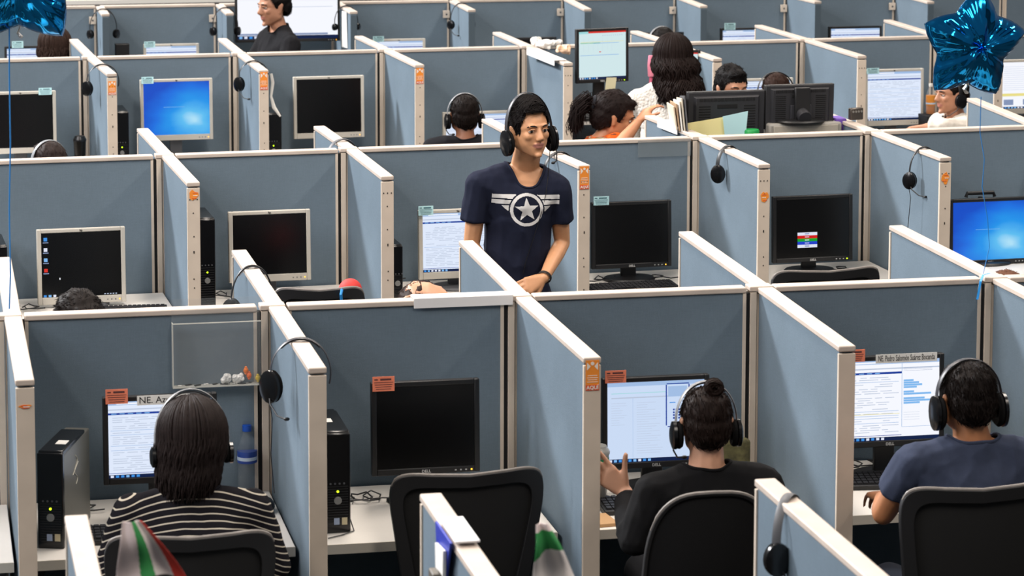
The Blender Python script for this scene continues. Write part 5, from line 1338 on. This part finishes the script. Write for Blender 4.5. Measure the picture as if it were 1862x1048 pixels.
MB().lathe([(0, P.z-DZ-.005), (.040, P.z-DZ-.005), (.041, P.z-DZ+.022), (.037, P.z-DZ+.030), (0, P.z-DZ+.030)], n=24).build('lid', mat('green_lid', '1e9a4c', .4), t)
A = U(1396, 236, 13.72); B = U(1530, 224, 13.72)
t = thing('desktop_computer', 'flat grey and black computer below the right back-turned monitor', 'computer', ((A.x+B.x)/2, 13.86, DZ), .02)
wdt = B.x-A.x; zt_ = A.z+.03-DZ
MB().box((0, 0, zt_-.06), (wdt, .30, .12)).build('case', mat('grey_case', '8f8b84', .5), t, bevel=.012)
MB().box((0, -.152, zt_-.055), (wdt*.88, .006, .085)).build('front_panel', mat('taupe_panel', 'a59e92', .5), t, bevel=.002)
MB().box((0, 0, (zt_-.12)/2), (wdt*.9, .26, zt_-.122)).build('stand_box', BLK, t, smooth=False)
P = U(1523, 222, 13.8); o = MB().box((0, 0, (P.z-DZ)/2), (.055, .12, P.z-DZ+.05)).build('file_box', mat('purple_card', '6a4aa8', .6), bevel=.003); o.location = (P.x, P.y, DZ); tag(o, 'purple box beside the right back-turned monitor', 'box')
P = onz(1549, 222, H); t = thing('metal_clip', 'large dark metal clip standing on the partition right of the monitors', 'clip', (P.x+.02, P.y, H+.010), .2)
MB().box((0, 0, .032), (.075, .03, .062)).build('clip_plate', mat('dark_bronze', '57504a', .35, .6), t, bevel=.006)
m = MB(); [m.cyl((-.024+.016*i, -.018, .045), (-.024+.016*i, -.013, .045), .006, 10) for i in range(4)]; m.build('rivets', mat('silver_rivet', 'a8a49c', .3, .8), t)['kind'] = 'stuff'
# sticky note and small white box under the spreadsheet monitor
sheet('sticky_note', 'cream note hanging below the raised spreadsheet monitor', 'note', [U(1100, 163, 17.01), U(1118, 166, 17.01), U(1121, 141, 17.01), U(1103, 141, 17.01)], m_=mat('cream_note', 'd9d3ae', .8))
P = U(1051, 168, 16.92); o = MB().box((0, 0, .03), (.05, .03, .06)).build('note_block', PAPER, bevel=.002); o.location = (P.x, P.y, .9985); tag(o, 'small white block left of the raised monitor keyboard', 'note')
# pink bottle left of the curly hair
P = U(1184, 128, 16.9); t = thing('pink_bottle', 'pink bottle half hidden by the curly dark hair', 'bottle', (P.x, P.y, DZ))
hz_ = U(1184, 101, 16.9).z-DZ
MB().lathe([(0, 0), (.03, 0), (.032, hz_*.5), (.026, hz_*.62), (.026, hz_*.7), (.012, hz_*.74), (.012, hz_*.8), (0, hz_*.8)], n=18).build('bottle_body', mat('pink_plastic', 'c85a78', .35), t)
MB().lathe([(0, hz_*.8), (.020, hz_*.8), (.024, hz_*.9), (.018, hz_), (0, hz_)], n=18).build('cap', mat('light_pink', 'e88aa0', .35), t)
# red ball behind the chair
P = U(637, 524, 12.15); o = MB().ell((0, 0, 0), (.052, .052, .052), 0, None, 24, 16).build('red_ball', mat('red_cloth_ball', 'c8302c', .7)); o.location = P+V((0, 0, -.01)); tag(o, 'red round cap resting on the chair back, second row', 'cap')
cable('blue ribbon tied round the second-row chair back', [U(622, 526, 11.86), U(620, 536, 11.85), U(621, 548, 11.86)], .006, mat('bright_blue_ribbon'))
# green sachet and phone pad left of the bun woman
P = place(1, 1093, 950); o = MB().box((0, 0, .006), (.10, .13, .012)).build('notebook', mat('tan_notebook', 'c49a6c', .7), bevel=.002); o.location = P+V((-.01, 0, 0)); o.rotation_euler.z = .1; tag(o, 'tan notebook left of the hair-bun woman', 'notebook')
A, B = at(1, 1300, 800, -.22), at(1, 1362, 840, -.22)
o = MB().box((0, 0, (A.z-DZ)/2), (B.x-A.x, .05, A.z-DZ)).build('pencil_case', mat('camouflage_cloth', '5a5636', .8, noise_=.6, nscale=30), bevel=.012); o.location = W3(1, (A.x+B.x)/2, -.22, DZ); o.rotation_euler.z = ang(1); tag(o, 'olive camouflage pencil case right of the hair-bun woman', 'pencil case')
P = place(1, 1193, 852, DZ); o = MB().box((0, 0, .04), (.06, .004, .05)).build('card', PAPER); o.location = W3(1, at(1, 1193, 855, -.36).x, -.36, DZ); tag(o, 'small white card below the phone-picture monitor', 'card')
# black carry handle above the right-edge blue screen
A, B = at(2, 1757, 352, -.10), at(2, 1808, 358, -.10)
o = MB().tube([(-(B.x-A.x)/2, 0, -.02), (-(B.x-A.x)/2+.006, 0, 0), ((B.x-A.x)/2-.006, 0, 0), ((B.x-A.x)/2, 0, -.02)], .010, 10, flat=(1, 1, (0, 1, 0))).tube([(0, .0, -.02), (0, .01, -(A.z-DZ))], .012, 8).build('webcam_stand', BLK); o.location = W3(2, (A.x+B.x)/2, -.10, A.z); tag(o, 'black handle-shaped stand behind the right-edge blue screen', 'stand')
# scrap paper hanging right of the stickered third-row wing, white bag
m = MB(); m.tube([U(493, 134, 16.7), U(496, 150, 16.7), U(493, 175, 16.7), U(498, 195, 16.68), U(510, 212, 16.66)], [.008, .010, .007, .012, .006], 8, flat=(1, .35, (1, 0, 0))); tag(m.build('white_strap', PAPER), 'white paper strap hanging right of the third-row sticker', 'paper')
m = MB(); 
# papers on the back-row desk under the man in profile
sheet('paper_sheet', 'white paper sheets hanging on the partition right of tumblers', 'paper', [U(622, 85, 20.2), U(632, 88, 20.1), U(630, 22, 20.1), U(622, 20, 20.2)])
# back row hints: black box and green board beyond
P = at(4, 222, 92, -.25); o = MB().box((0, 0, (P.z+.05-DZ)/2), (.10, .08, P.z+.05-DZ)).build('speaker_box', BLK, bevel=.004); o.location = W3(4, P.x, -.25, DZ); tag(o, 'small black box left of the back-row left pale monitor', 'box')
for px, w_, c_, lab in ((150, 4.6, 'f0efec', 'white table far beyond the back row, left'), (330, 2.9, '5d9a4a', 'green board far beyond the back row')): pass
t = thing('display_table', 'white table far beyond the back-row wall', 'table', (4.0, 26.5, 0))
MB().box((0, 0, .93), (8.5, 1.2, .04)).build('table_top', PAPER, t, smooth=False)
for s_ in (-4, 4): MB().box((s_, 0, .455), (.06, 1.0, .91)).build('leg', GREYP, t, smooth=False)
def onfar(px, w, c_, name, lab, cat):
    P = U(px, 2, 26.4); o = MB().box((0, 0, .004), (w, .9, .008)).build(name, mat('far_'+c_, c_, .8), smooth=False); o.location = (P.x, 26.4, .9502); tag(o, lab, cat)
onfar(160, .62, '5d9a3f', 'green_sheet', 'green sheet on the far white table, left end', 'sheet')
onfar(215, .20, 'b08a4a', 'brown_sheet', 'brown sheet on the far white table', 'sheet')
onfar(420, .50, 'd9a070', 'orange_sheet', 'orange sheet on the far white table', 'sheet')
onfar(700, 1.1, '8f9a48', 'olive_sheet', 'olive-green sheet on the far white table, right end', 'sheet')
# ---------------------------------------------------------------- foreground: flags and pouch
def flag(label, P, h, seed, order, lean=.2, w=.16):
    t = thing('paper_flag', label, 'flag', P, .1)
    MB().cyl((0, .03, -.22), (0, .018, h*.8), .0035, 8).build('flag_stick', mat('pale_wood', 'c8b48c', .7), t)
    mats = [mat('flag_'+c, c, .8) for c in ('d8c8c6', '2f8a48', 'd9d2cf', 'cc3a2e')]
    m = MB()
    def fn(u, v):
        a = (v)*h*1.0; x = (u-.35)*w*(1.15-.85*v**1.3)+lean*(1-v)*w; return (x, .012*sin(u*9+seed)*(1-.5*v)+.006*sin(v*7), a+.03*sin(u*3)*(1-v))
    def mf(u, v):
        k = u*1.0-(v-.5)*.10 if order != 'top' else 1-v
        if order == 'top': return 0 if k < .12 else (1 if k < .52-.1*u else 2)
        return 0 if k < .36 else (1 if k < .56 else (2 if k < .84 else 3))
    m.grid(fn, 90, 60, mf=mf); m.build('flag_cloth', mats, t, solid=.001)
    return t
P = U(238, 1075, 6.0); flag('small green, white and red flag at the bottom left, blurred', P, U(238, 950, 6.0).z-P.z, 1, 'side', w=.135)
P = U(982, 1080, 6.0); flag('small flag with green band at the bottom centre, blurred', P, U(1010, 952, 6.0).z-P.z, 4, 'top', .22, w=.095)
t, L = WG[(0, 1, 1)]; mwm = M.Translation(t.location) @ M.Rotation(t.rotation_euler.z, 4, 'Z')
P = mwm @ V((0, -L*.60, H+.010)); q = thing('hanging_pouch', 'blue and white pouch hung over the foreground partition, blurred', 'pouch', P, t.rotation_euler.z)
BP = mat('deep_blue_plastic', '2a3aa8', .4)
MB().box((0, 0, .004), (.062, .22, .006)).build('pouch_flap', mat('white_vinyl', 'e4e4e6', .4), q, bevel=.002)
MB().prism([(-.10, .0), (.10, 0), (.04, -.10), (-.06, -.15)], +.036, +.042, 'x').build('blue_panel', BP, q, smooth=False)
MB().prism([(-.05, -.04), (.06, -.03), (.05, -.14), (-.04, -.12)], +.044, +.052, 'x').build('white_card', PAPER, q, smooth=False)
MB().box((.066, .02, -.15), (.02, .06, .12)).build('dark_holder', mat('grey_holder', '5b564e', .5), q, bevel=.004)
